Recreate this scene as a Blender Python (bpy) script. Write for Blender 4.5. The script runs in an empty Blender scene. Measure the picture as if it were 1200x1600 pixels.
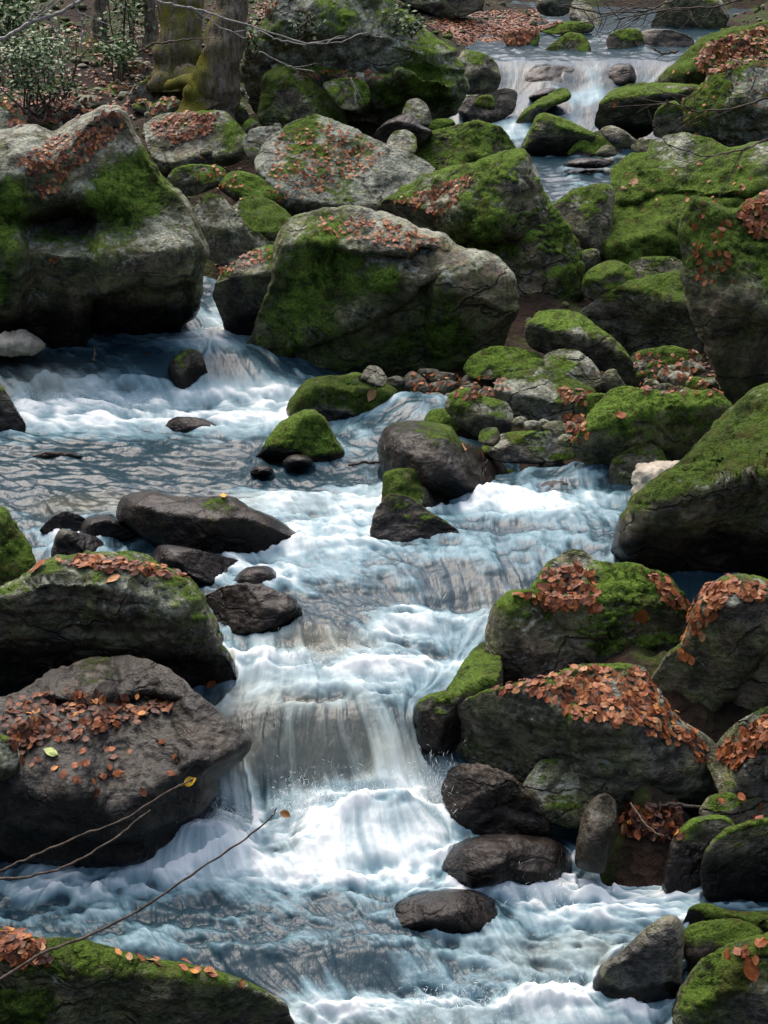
import bpy, math, random, zlib
import numpy as np
from mathutils import Vector, Matrix
from mathutils.bvhtree import BVHTree

random.seed(7); rng = np.random.default_rng(11)
scene = bpy.context.scene
COL = scene.collection

# ------------------------------------------------------------------ camera
F = 3000.0; H = 3.6; PITCH = math.radians(16)
CP, SP = math.cos(PITCH), math.sin(PITCH)
CAM = np.array([0.0, 0.0, H])

def P(px, py, Y):
    """world point(s) on the sight line of a photo pixel at ground distance Y"""
    a = (np.asarray(px, float) - 600) / F; b = (800 - np.asarray(py, float)) / F
    dy = CP + SP * b; dz = -SP + CP * b
    t = np.asarray(Y, float) / dy
    return np.stack([a * t + 0 * t, dy * t, H + dz * t], -1)

def depang(py):
    return PITCH + np.arctan((np.asarray(py, float) - 800) / F)

cam = bpy.data.cameras.new('camera'); camo = bpy.data.objects.new('camera', cam); COL.objects.link(camo)
camo.location = CAM; camo.rotation_euler = (math.pi / 2 - PITCH, 0, 0)
cam.sensor_fit = 'VERTICAL'; cam.sensor_height = 36; cam.lens = 36 * F / 1600
cam.clip_start = .1; cam.clip_end = 500
scene.camera = camo

# ------------------------------------------------------------------ noise
_perm = np.random.default_rng(3).permutation(256).astype(np.int32); _perm = np.concatenate([_perm, _perm, _perm])
_val = np.random.default_rng(4).random(256) * 2 - 1

def vnoise(p):
    p = np.asarray(p, float); i = np.floor(p).astype(np.int32); f = p - i
    f = f * f * f * (f * (f * 6 - 15) + 10); i &= 255
    x, y, z = i[..., 0], i[..., 1], i[..., 2]; x1 = (x + 1) & 255; y1 = (y + 1) & 255; z1 = (z + 1) & 255
    def h(a, b, c): return _val[_perm[_perm[_perm[a] + b] + c]]
    u, v, w = f[..., 0], f[..., 1], f[..., 2]
    def L(a, b, t): return a + (b - a) * t
    return L(L(L(h(x, y, z), h(x1, y, z), u), L(h(x, y1, z), h(x1, y1, z), u), v),
             L(L(h(x, y, z1), h(x1, y, z1), u), L(h(x, y1, z1), h(x1, y1, z1), u), v), w)

_R = np.array([[.80, .36, -.48], [-.6, .48, -.64], [0, .8, .6]])
def fbm(p, o=4, g=.5):
    s = 0; a = 1; t = 0
    for _ in range(o):
        s = s + a * vnoise(p); t += a; a *= g; p = (p @ _R) * 2.03 + 17.3
    return s / t * 1.6

def ridged(p, o=3):
    s = 0; a = 1; t = 0
    for _ in range(o):
        s = s + a * (1 - 2 * np.abs(vnoise(p))); t += a; a *= .5; p = (p @ _R) * 2.1 + 9.1
    return s / t

def sstep(a, b, x):
    t = np.clip((x - a) / (b - a), 0, 1); return t * t * (3 - 2 * t)

def smax(a, b, k):
    h = np.clip(.5 + .5 * (a - b) / k, 0, 1)
    return b + (a - b) * h + k * h * (1 - h)

class RBF:
    def __init__(s, pts, vals, smooth=0.0):
        s.p = np.asarray(pts, float); n = len(s.p); v = np.asarray(vals, float)
        d = np.linalg.norm(s.p[:, None] - s.p[None], axis=-1)
        A = np.zeros((n + 3, n + 3)); A[:n, :n] = -d + np.eye(n) * -smooth * 0
        A[:n, :n] += np.eye(n) * smooth
        q = np.c_[np.ones(n), s.p]; A[:n, n:] = q; A[n:, :n] = q.T
        b = np.zeros((n + 3,) + v.shape[1:]); b[:n] = v
        s.w = np.linalg.lstsq(A, b, rcond=None)[0]; s.n = n
    def __call__(s, x, y):
        sh = np.shape(x); q = np.c_[np.ravel(x), np.ravel(y)]
        out = np.zeros((len(q),) + s.w.shape[1:])
        for k in range(0, len(q), 60000):
            c = q[k:k + 60000]
            d = -np.sqrt(((c[:, None] - s.p[None]) ** 2).sum(-1))
            out[k:k + 60000] = d @ s.w[:s.n] + np.c_[np.ones(len(c)), c] @ s.w[s.n:]
        return out.reshape(sh + s.w.shape[1:])

# ------------------------------------------------------------------ objects
def tag(o, label=None, cat=None, group=None, kind=None):
    if label: o['label'] = label
    if cat: o['category'] = cat
    if group: o['group'] = group
    if kind: o['kind'] = kind
    return o

def mesh_obj(name, verts, faces, mat, parent=None, smooth=True, attrs=None):
    me = bpy.data.meshes.new(name)
    verts = np.asarray(verts, np.float32)
    faces = np.asarray(faces, np.int32) if not isinstance(faces, list) else faces
    if isinstance(faces, list):
        me.from_pydata([tuple(v) for v in verts.tolist()], [], faces)
    else:
        n, k = faces.shape
        me.vertices.add(len(verts)); me.vertices.foreach_set('co', verts.ravel())
        me.loops.add(n * k); me.loops.foreach_set('vertex_index', faces.ravel())
        me.polygons.add(n); me.polygons.foreach_set('loop_start', np.arange(0, n * k, k, dtype=np.int32))
        me.polygons.foreach_set('loop_total', np.full(n, k, np.int32))
        me.update(calc_edges=True)
    if smooth: me.polygons.foreach_set('use_smooth', np.ones(len(me.polygons), bool))
    for k, v in (attrs or {}).items():
        v = np.asarray(v, np.float32)
        if v.ndim == 1:
            me.attributes.new(k, 'FLOAT', 'POINT').data.foreach_set('value', v)
        else:
            me.attributes.new(k, 'FLOAT_VECTOR', 'POINT').data.foreach_set('vector', v.ravel())
    me.materials.append(mat); me.validate()
    o = bpy.data.objects.new(name, me); COL.objects.link(o)
    if parent: o.parent = parent
    return o

def empty(name, loc):
    o = bpy.data.objects.new(name, None); COL.objects.link(o); o.location = loc; return o

# ------------------------------------------------------------------ materials
class NT:
    def __init__(s, name):
        s.m = bpy.data.materials.new(name); s.m.use_nodes = True; s.t = s.m.node_tree; s.t.nodes.clear()
        s.out = s.n('ShaderNodeOutputMaterial'); s.b = s.n('ShaderNodeBsdfPrincipled')
        s.l(s.b.outputs[0], s.out.inputs[0])
    def n(s, t, **k):
        x = s.t.nodes.new(t)
        for a, b in k.items(): setattr(x, a, b)
        return x
    def l(s, a, b): s.t.links.new(a, b)
    def put(s, sock, v):
        if hasattr(v, 'is_linked') or hasattr(v, 'links'): s.l(v, sock)
        elif isinstance(v, (tuple, list)) and len(v) == 3 and sock.type == 'RGBA': sock.default_value = (*v, 1)
        else: sock.default_value = v
    def math(s, op, a, b=0.0, c=None, clamp=False):
        x = s.n('ShaderNodeMath', operation=op, use_clamp=clamp); s.put(x.inputs[0], a); s.put(x.inputs[1], b)
        if c is not None: s.put(x.inputs[2], c)
        return x.outputs[0]
    def mix(s, f, a, b, mode='MIX'):
        x = s.n('ShaderNodeMix', data_type='RGBA', blend_type=mode); s.put(x.inputs[0], f); s.put(x.inputs[6], a); s.put(x.inputs[7], b)
        return x.outputs[2]
    def mixf(s, f, a, b):
        x = s.n('ShaderNodeMix', data_type='FLOAT'); s.put(x.inputs[0], f); s.put(x.inputs[2], a); s.put(x.inputs[3], b); return x.outputs[0]
    def step(s, v, a, b, lo=0.0, hi=1.0):
        x = s.n('ShaderNodeMapRange', interpolation_type='SMOOTHSTEP'); s.put(x.inputs[0], v)
        for k, q in enumerate((a, b, lo, hi)): s.put(x.inputs[k + 1], q)
        return x.outputs[0]
    def noise(s, vec, scale, detail=5, rough=.55, dist=0.0):
        x = s.n('ShaderNodeTexNoise'); s.l(vec, x.inputs['Vector']); x.inputs['Scale'].default_value = scale
        x.inputs['Detail'].default_value = detail; x.inputs['Roughness'].default_value = rough; x.inputs['Distortion'].default_value = dist
        return x.outputs[0]
    def voro(s, vec, scale, feature='F1'):
        x = s.n('ShaderNodeTexVoronoi', feature=feature); s.l(vec, x.inputs['Vector']); x.inputs['Scale'].default_value = scale
        return x.outputs['Distance']
    def attr(s, name, typ='GEOMETRY', out='Fac'):
        x = s.n('ShaderNodeAttribute', attribute_type=typ, attribute_name=name); return x.outputs[out]
    def pos(s):
        return s.n('ShaderNodeNewGeometry').outputs['Position']
    def mapv(s, vec, scale=(1, 1, 1), rot=(0, 0, 0), loc=(0, 0, 0)):
        x = s.n('ShaderNodeMapping'); s.l(vec, x.inputs[0]); x.inputs['Scale'].default_value = scale
        x.inputs['Rotation'].default_value = rot; x.inputs['Location'].default_value = loc; return x.outputs[0]
    def bump(s, h, strength, dist, normal=None):
        x = s.n('ShaderNodeBump'); s.put(x.inputs['Height'], h); s.put(x.inputs['Strength'], strength); x.inputs['Distance'].default_value = dist
        if normal is not None: s.l(normal, x.inputs['Normal'])
        return x.outputs[0]

def rock_material():
    t = NT('mossy_rock'); geo = t.n('ShaderNodeNewGeometry'); p = geo.outputs['Position']
    sx = t.n('ShaderNodeSeparateXYZ'); t.l(geo.outputs['Normal'], sx.inputs[0]); up = sx.outputs[2]
    moss = t.attr('moss'); wet = t.attr('wet'); pale = t.attr('pale', 'OBJECT'); warm = t.attr('warm', 'OBJECT'); bright = t.attr('fresh', 'OBJECT')
    n1 = t.noise(p, 2.0, 7, .62); n2 = t.noise(p, 9, 7, .68); n3 = t.noise(p, 42, 5, .65); n4 = t.noise(t.mapv(p, loc=(3, 7, 1)), 3.5, 6, .62); n5 = t.noise(t.mapv(p, loc=(8, 1, 6)), 5.5, 7, .7)
    strat = t.noise(t.mapv(p, (2, 2, 9), (.35, .4, 0)), 2.2, 6, .65, 1.5)
    tone = t.math('ADD', t.math('MULTIPLY', n1, .45), t.math('ADD', t.math('MULTIPLY', n2, .38), t.math('MULTIPLY', strat, .17)))
    cool = t.mix(t.step(tone, .42, .60), (.022, .021, .019), (.215, .20, .17))
    brown = t.mix(t.step(tone, .42, .60), (.026, .019, .012), (.24, .18, .105))
    base = t.mix(t.math('ADD', warm, t.math('MULTIPLY_ADD', n4, 2.4, -1.0), clamp=True), cool, brown)
    dry = t.math('SUBTRACT', 1.0, wet, clamp=True)
    # thin olive film of algae
    base = t.mix(t.math('MULTIPLY', t.math('MAXIMUM', t.step(n5, .40, .60, 0, .82), t.step(moss, .02, .5, 0, .9)), dry), base, t.mix(t.step(n2, .35, .65), (.026, .034, .008), (.150, .170, .045)))
    base = t.mix(t.step(n3, .38, .7, .0, .5), base, t.mix(.5, base, (.30, .29, .26)))
    base = t.mix(t.step(n3, .30, .46, .6, 0.0), base, (.018, .018, .015))
    # lichen, mostly on the tops; its up-facing paleness also paints in top light
    lb = t.math('ADD', t.math('MULTIPLY', pale, .24), t.step(up, .0, .8, -.08, .09))
    lich = t.math('MULTIPLY', t.step(t.math('ADD', t.noise(t.mapv(p, loc=(9, 2, 5)), 6, 8, .72), lb), .60, .74), dry)
    base = t.mix(t.math('MULTIPLY', lich, .85), base, t.mix(t.step(n3, .3, .7), (.14, .155, .11), (.40, .42, .33)))
    base = t.mix(t.math('MULTIPLY', t.step(t.noise(t.mapv(p, loc=(2, 9, 5)), 19, 4, .6), .66, .70), t.math('MULTIPLY', dry, pale), clamp=True), base, (.36, .41, .36))
    wv = t.n('ShaderNodeVectorMath', operation='MULTIPLY_ADD'); nz = t.n('ShaderNodeTexNoise'); t.l(p, nz.inputs['Vector']); nz.inputs['Scale'].default_value = 3; nz.inputs['Detail'].default_value = 5; t.l(nz.outputs['Color'], wv.inputs[0]); wv.inputs[1].default_value = (.5, .5, .5); t.l(p, wv.inputs[2])
    crack = t.step(t.voro(t.mapv(wv.outputs[0], (1, 1, 2.6), (.4, .3, .3)), 1.25, 'DISTANCE_TO_EDGE'), .004, .03)
    base = t.mix(t.math('MULTIPLY', t.math('SUBTRACT', 1.0, crack), t.step(n1, .46, .60, .0, .6)), base, (.012, .012, .010))
    stain = t.step(t.noise(t.mapv(p, (4, 4, .8)), 1.6, 5), .50, .66)
    base = t.mix(t.math('MULTIPLY', stain, .6), base, (.014, .014, .011))
    wf = t.math('MULTIPLY', wet, t.step(t.math('ADD', n2, wet), .55, .95), clamp=True)
    base = t.mix(wf, base, t.mix(1.0, base, (.09, .078, .078), 'MULTIPLY'))
    # moss
    mz = t.noise(p, 13, 8, .75)
    mn = t.math('ADD', t.math('MULTIPLY', moss, .92), t.math('MULTIPLY_ADD', mz, 2.3, -1.2))
    mf = t.step(mn, .27, .76)
    m1 = t.noise(p, 4.5, 6, .65); m2 = t.noise(p, 60, 5, .75); m3 = t.noise(t.mapv(p, loc=(5, 1, 8)), 15, 6, .7)
    g = t.mix(t.step(m1, .3, .62), (.026, .048, .010), (.080, .128, .020))
    g = t.mix(t.step(m3, .40, .62, .75, 0), g, (.018, .030, .004))
    yb = t.math('ADD', t.math('ADD', t.math('MULTIPLY_ADD', m3, .8, -.4), t.math('MULTIPLY_ADD', m2, .30, m1)), t.step(up, .0, .9, .0, .08))
    g = t.mix(t.math('MULTIPLY', t.step(yb, .48, .78), t.math('MULTIPLY_ADD', bright, 1.1, .12), clamp=True), g, (.175, .290, .042))
    g = t.mix(t.step(m2, .32, .6, .7, .0), g, (.012, .022, .003))
    g = t.mix(t.step(t.noise(t.mapv(p, loc=(1, 5, 2)), 9, 6, .7), .50, .68, .0, .75), g, (.080, .066, .020))
    col = t.mix(mf, base, g)
    t.l(col, t.b.inputs['Base Color'])
    t.l(t.mixf(mf, t.mixf(wf, .75, t.step(n2, .3, .7, .25, .45)), .95), t.b.inputs['Roughness'])
    t.l(t.mixf(mf, t.mixf(wf, .3, .12), .10), t.b.inputs['Specular IOR Level'])
    hr = t.math('ADD', t.math('ADD', t.math('MULTIPLY', n2, .7), t.math('MULTIPLY', n3, .22)), t.math('ADD', t.math('MULTIPLY', strat, .25), t.math('MULTIPLY', t.math('MULTIPLY', crack, t.step(n1, .42, .55)), .5)))
    hm = t.math('ADD', t.noise(p, 130, 3, .7), t.math('MULTIPLY', t.noise(p, 34, 5, .65), 2.0))
    hr = t.math('MULTIPLY', hr, t.mixf(wf, 1.0, .4))
    hh = t.mixf(mf, hr, t.math('MULTIPLY_ADD', hm, .42, .35))
    t.l(t.bump(hh, 1.0, .075), t.b.inputs['Normal'])
    t.l(t.math('MULTIPLY', t.math('MULTIPLY', wf, t.math('SUBTRACT', 1.0, mf)), .30), t.b.inputs['Coat Weight']); t.b.inputs['Coat Roughness'].default_value = .09; t.b.inputs['Coat IOR'].default_value = 1.33
    t.l(t.bump(t.math('ADD', n2, t.math('MULTIPLY', n3, .3)), .45, .03), t.b.inputs['Coat Normal'])
    return t.m

def water_material():
    t = NT('stream_water'); p = t.pos()
    foam = t.attr('foam'); deep = t.attr('clear'); st = t.attr('streak')
    q = t.attr('flow', out='Vector')
    fine = t.noise(t.mapv(q, (60, 7, 1)), 1, 4, .6)
    fo = t.math('ADD', foam, t.math('MULTIPLY_ADD', fine, .08, -.04), clamp=True)
    dark = t.mix(deep, (.014, .034, .045), (.060, .062, .044))
    mid = t.mix(deep, (.110, .195, .228), (.29, .295, .235))
    wht = t.mix(t.step(fo, .60, 1.05), (.36, .44, .455), (.63, .665, .65))
    c = t.mix(t.step(fo, .06, .46), dark, mid); c = t.mix(t.step(fo, .32, .88), c, wht)
    t.l(c, t.b.inputs['Base Color'])
    t.l(t.step(fo, .1, .8, .26, .65), t.b.inputs['Roughness']); t.b.inputs['IOR'].default_value = 1.33
    t.l(t.step(fo, .3, .9, .32, .15), t.b.inputs['Specular IOR Level'])
    h = t.math('ADD', fine, t.math('MULTIPLY', t.noise(t.mapv(q, (26, 9, 1)), 1, 3, .6), .8))
    t.l(t.bump(h, t.step(fo, .2, .7, .16, .10), .03), t.b.inputs['Normal'])
    return t.m

def ground_material():
    t = NT('forest_floor'); p = t.pos()
    n1 = t.noise(p, 3, 6, .65); n2 = t.noise(p, 24, 5, .7); n3 = t.noise(p, 1.1, 4)
    v = t.n('ShaderNodeTexVoronoi', feature='F1'); t.l(p, v.inputs['Vector']); v.inputs['Scale'].default_value = 22
    leaf = t.mix(t.math('MULTIPLY', v.outputs['Color'], 1.0), (.012, .008, .006), (.045, .026, .016))
    soil = t.mix(n2, (.004, .0035, .003), (.025, .02, .015))
    c = t.mix(t.step(t.math('ADD', n3, t.math('MULTIPLY', n2, .3)), .5, .7), soil, leaf)
    c = t.mix(t.step(t.noise(t.mapv(p, loc=(4, 4, 4)), 1.7, 6, .65), .48, .62), c, t.mix(n2, (.010, .022, .004), (.05, .07, .012)))
    t.l(c, t.b.inputs['Base Color']); t.b.inputs['Roughness'].default_value = .9; t.b.inputs['Specular IOR Level'].default_value = .15
    t.l(t.bump(t.math('ADD', n2, t.math('MULTIPLY', v.outputs['Distance'], .6)), .8, .06), t.b.inputs['Normal'])
    return t.m

def leaf_material(name, src):
    t = NT(name); p = t.pos()
    r = t.attr('tone', src)
    x = t.n('ShaderNodeValToRGB'); t.l(r, x.inputs[0]); e = x.color_ramp
    cols = [(0, (.045, .020, .012)), (.20, (.13, .042, .016)), (.42, (.25, .075, .020)), (.60, (.32, .112, .032)), (.74, (.35, .20, .09)), (.86, (.50, .18, .02)), (.93, (.60, .38, .03)), (1, (.40, .48, .16))]
    e.elements[0].position = 0; e.elements[0].color = (*cols[0][1], 1); e.elements[1].position = 1; e.elements[1].color = (*cols[-1][1], 1)
    for a, c in cols[1:-1]:
        k = e.elements.new(a); k.color = (*c, 1)
    n = t.noise(p, 55, 4, .6)
    c = t.mix(t.step(n, .35, .7, .55, 0), x.outputs[0], t.mix(1.0, x.outputs[0], (.35, .28, .25), 'MULTIPLY'))
    t.l(c, t.b.inputs['Base Color']); t.b.inputs['Roughness'].default_value = .5; t.b.inputs['Specular IOR Level'].default_value = .22
    t.l(t.bump(n, .4, .01), t.b.inputs['Normal'])
    return t.m

def simple(name, c1, c2, scale, rough=.8, bump=.5, stretch=(1, 1, 1)):
    t = NT(name); p = t.mapv(t.pos(), stretch)
    n = t.noise(p, scale, 5, .65)
    t.l(t.mix(t.step(n, .3, .7), c1, c2), t.b.inputs['Base Color']); t.b.inputs['Roughness'].default_value = rough
    t.b.inputs['Specular IOR Level'].default_value = .25
    t.l(t.bump(n, bump, .02), t.b.inputs['Normal']); return t.m

def bark_material():
    t = NT('mossy_bark'); p = t.pos(); moss = t.attr('moss')
    n = t.noise(t.mapv(p, (1, 1, .25)), 26, 5, .7); m = t.noise(p, 7, 6, .7)
    b = t.mix(t.step(n, .3, .7), (.045, .036, .026), (.26, .22, .165))
    g = t.mix(m, (.022, .032, .005), (.19, .18, .025))
    mf = t.step(t.math('ADD', moss, t.math('MULTIPLY_ADD', m, 1.0, -.5)), .35, .65)
    t.l(t.mix(mf, b, g), t.b.inputs['Base Color']); t.b.inputs['Roughness'].default_value = .9; t.b.inputs['Specular IOR Level'].default_value = .1
    t.l(t.bump(t.math('ADD', n, t.noise(p, 90, 3)), .8, .03), t.b.inputs['Normal']); return t.m

M_ROCK = rock_material(); M_WATER = water_material(); M_GROUND = ground_material()
M_LEAF = leaf_material('fallen_leaf', 'OBJECT'); M_LITTER = leaf_material('leaf_litter', 'GEOMETRY')
M_BARK = bark_material()
M_TWIG = simple('twig_bark', (.030, .022, .016), (.11, .085, .062), 40)
M_PALETWIG = simple('pale_twig_bark', (.14, .13, .115), (.34, .32, .28), 40)
M_GREEN = simple('green_leaf', (.018, .045, .012), (.10, .165, .05), 9, .5, .2)
M_PALEGREEN = simple('pale_green_leaf', (.05, .085, .035), (.17, .24, .11), 12, .45, .2)
M_FOAM = simple('stream_foam', (.26, .225, .165), (.44, .40, .32), 14, .7, .8)

# ------------------------------------------------------------------ stream levels: (pixel x, pixel row, ground distance)
LOW = []
def line(xs, row, Y):
    for x in xs: LOW.append((x, row, Y))
line((-150, 150, 400, 650, 900, 1350), 1660, 5.70)
line((-150, 200, 420), 1568, 6.0); line((560, 720, 880), 1575, 5.98); line((1100, 1350), 1560, 6.02)
line((-150, 200, 420, 560), 1482, 6.24); line((700, 850, 1000, 1350), 1490, 6.24)
line((-150, 100, 300, 500, 720, 900, 1100, 1350), 1400, 6.54)
line((-150, 100, 300, 500, 680, 850, 1100, 1350), 1325, 6.90)
line((400, 540, 640, 720), 1262, 7.17); line((320, 360), 1275, 7.05); line((930, 1100, 1350), 1290, 7.1)
line((450, 560, 640), 1092, 7.58); line((350, 385), 1105, 7.62); line((690,), 1100, 7.66)
line((450, 560, 650), 1128, 7.47); line((350,), 1150, 7.45); line((700,), 1140, 7.56); line((470, 600), 1190, 7.32)
line((350, 450, 570, 690), 1042, 7.90)
line((370, 650), 1000, 8.10)
line((480, 540), 972, 8.13); line((510,), 1024, 7.96)
line((640, 720, 790), 978, 8.35); line((600, 700, 800, 900), 888, 8.76); line((640, 730, 800), 905, 8.66)
line((420, 500), 935, 8.42); line((350, 480), 885, 8.72); line((300,), 905, 8.55)
line((60, 200, 350, 500, 650, 800, 960, 1150), 800, 9.70)
line((1060, 1130), 920, 8.55); line((1000,), 880, 8.8)
line((-100, 100, 300, 500, 700, 850), 738, 10.48); line((930, 1010), 755, 10.02); line((930, 1010), 718, 10.3); line((1200,), 760, 10.1)
line((-100, 100, 300, 500, 720), 700, 11.0)
line((-100, 100, 250, 420, 560), 655, 11.62); line((640, 690), 652, 11.25); line((640, 690), 630, 11.42); line((640, 750), 610, 11.75)
line((-150, 60, 200), 640, 11.88); line((290, 360, 420), 606, 12.2)
line((-150, 60, 220), 572, 12.33); line((300, 370), 548, 12.5)
line((-150, 60, 200, 330), 528, 12.95); line((300, 345), 505, 13.4); line((335, 360), 478, 13.6); line((340, 360), 460, 14.1)
UP = []
_l = LOW; LOW = UP
line((820, 900, 1000, 1100), 335, 16.2); line((820, 900, 1000), 290, 17.6); line((800, 900, 1000), 240, 19.8)
line((740, 800, 830), 216, 20.5); line((900, 960), 206, 20.75); line((780, 850, 900, 950), 168, 21.2)
line((800, 900, 980, 1050), 142, 21.7); line((760, 850, 950, 1050), 99, 22.05); line((760, 850, 950, 1050), 84, 22.8)
line((930, 1000, 1100), 55, 24.2); line((930, 1010, 1120), 25, 27.2); line((950, 1050, 1200), 8, 31)
LOW = _l
BANK = [(-150, 560, 13.8), (60, 230, 17.0), (150, 155, 18.8), (330, 170, 18.4), (150, 85, 21.2), (150, 10, 25), (-100, 10, 24), (-100, 200, 17.5),
        (400, 215, 16.8), (560, 205, 17.5), (700, 205, 17.8), (330, 330, 14.9), (480, 340, 14.6), (640, 300, 15.4), (760, 300, 16),
        (550, 10, 23), (740, 85, 22.6), (740, 40, 24.5), (830, 50, 24.8), (740, 5, 27), (870, 10, 28), (400, 10, 23.5),
        (1100, 440, 14.3), (1250, 440, 13.6), (1250, 230, 17.5), (1080, 240, 18), (1120, 130, 20), (1150, 55, 22.2), (1250, 10, 25), (1120, 30, 25.5),
        (900, 480, 13.3), (1000, 560, 12.25), (1100, 610, 11.65), (820, 590, 11.75), (720, 590, 11.9), (860, 660, 10.8), (900, 400, 14.6), (760, 560, 12.3),
        (1150, 760, 9.9), (1250, 880, 9.0), (1180, 1000, 8.3), (1060, 1060, 7.9), (1000, 1130, 7.4), (1060, 1060, 7.6), (1100, 1110, 7.45), (1150, 1000, 8.0), (1040, 1000, 7.9), (1100, 1230, 7.0), (1000, 1228, 6.95), (1060, 1228, 6.95), (1000, 1285, 6.86), (1060, 1300, 6.84), (1220, 1385, 6.6), (1250, 1560, 6.1),
        (-60, 880, 8.7), (-100, 1090, 7.9), (150, 1090, 7.7), (-100, 1340, 6.9), (-150, 1480, 6.1), (560, 470, 13.4), (640, 560, 12.5)]
LP = np.array([P(*a) for a in LOW] + [P(*a) - np.array([0, 0, .5]) for a in BANK if (10.5 < a[2] < 15.5 and a[0] > 640) or (6.9 < a[2] < 8.2 and a[0] >= 1000)]); UPP = np.array([P(*a) for a in UP])
wz_low = RBF(LP[:, :2], LP[:, 2], .02); wz_up = RBF(UPP[:, :2], UPP[:, 2], .02)

# ------------------------------------------------------------------ ground
G = [(a, b, c, -.32) for a, b, c in LOW] + [(a, b, c, -.28) for a, b, c in UP]
pts = [P(a, b, c) + np.array([0, 0, d]) for a, b, c, d in G] + [P(*a) - np.array([0, 0, .22 if a[2] > 10.5 and a[2] < 15.5 else 0]) for a in BANK]
for y in (2, 6, 10, 14, 18, 23, 29):
    w = {2: -.1, 6: .0, 10: .8, 14: 1.3, 18: 2.0, 23: 3.0, 29: 4.0}[y]
    k = .22 * y
    for s in (-1, 1):
        pts += [(s * (k + 1.4), y, w + 1.0), (s * (k + 4), y, w + 3.6), (s * (k + 9), y, w + 9), (s * (k + 22), y, w + 20)]  # unseen valley sides, raised steeply to block low sky light
pts += [(x, 36, 5.5 + abs(x) * .3) for x in (-18, -8, 0, 8, 18)] + [(x, 50, 13 + abs(x) * .3) for x in (-25, -8, 8, 25)] + [(x, 80, 30) for x in (-30, 0, 30)]
pts += [(x, -3, -.8 + abs(x) * .6) for x in (-9, -2, 0, 2, 9)] + [(x, -9, -.6 + abs(x) * .7) for x in (-14, -4, 4, 14)] + [(x, -24, 7 + abs(x) * .4) for x in (-25, 0, 25)]  # unseen rise behind the camera, shaped to limit light on front faces
pts = np.array(pts)
gz = RBF(pts[:, :2], pts[:, 2], .05)

def grid_faces(n, m):
    i = np.arange(n - 1)[:, None] * m + np.arange(m - 1)[None]
    return np.stack([i, i + 1, i + m + 1, i + m], -1).reshape(-1, 4)

def build_ground():
    ys = np.concatenate([np.linspace(-26, 4.5, 30)[:-1], 1 / np.linspace(1 / 4.5, 1 / 34, 330), np.linspace(34, 80, 30)[1:]])
    us = np.concatenate([-np.geomspace(26, 1.25, 40)[:-1], np.linspace(-1.25, 1.25, 260), np.geomspace(1.25, 26, 40)[1:]])
    yy, uu = np.meshgrid(ys, us, indexing='ij')
    xx = np.where(np.abs(uu) < 1.25, uu, uu) * np.maximum(np.abs(yy), 5) * .23
    xx = np.clip(xx, -40, 40) + uu * .01
    zz = gz(xx, yy)
    p = np.stack([xx, yy, zz], -1)
    zz = zz + .10 * fbm(p * 1.6, 4) + .035 * fbm(p * 7, 3)
    v = np.stack([xx, yy, zz], -1).reshape(-1, 3)
    f = grid_faces(len(ys), len(us))
    o = mesh_obj('ground', v, f, M_GROUND); tag(o, kind='structure'); return o
ground = build_ground()

# ------------------------------------------------------------------ rocks
ROCKS = []
def parse(s): return np.array([[float(q) for q in w.split(',')] for w in s.split()])

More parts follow.
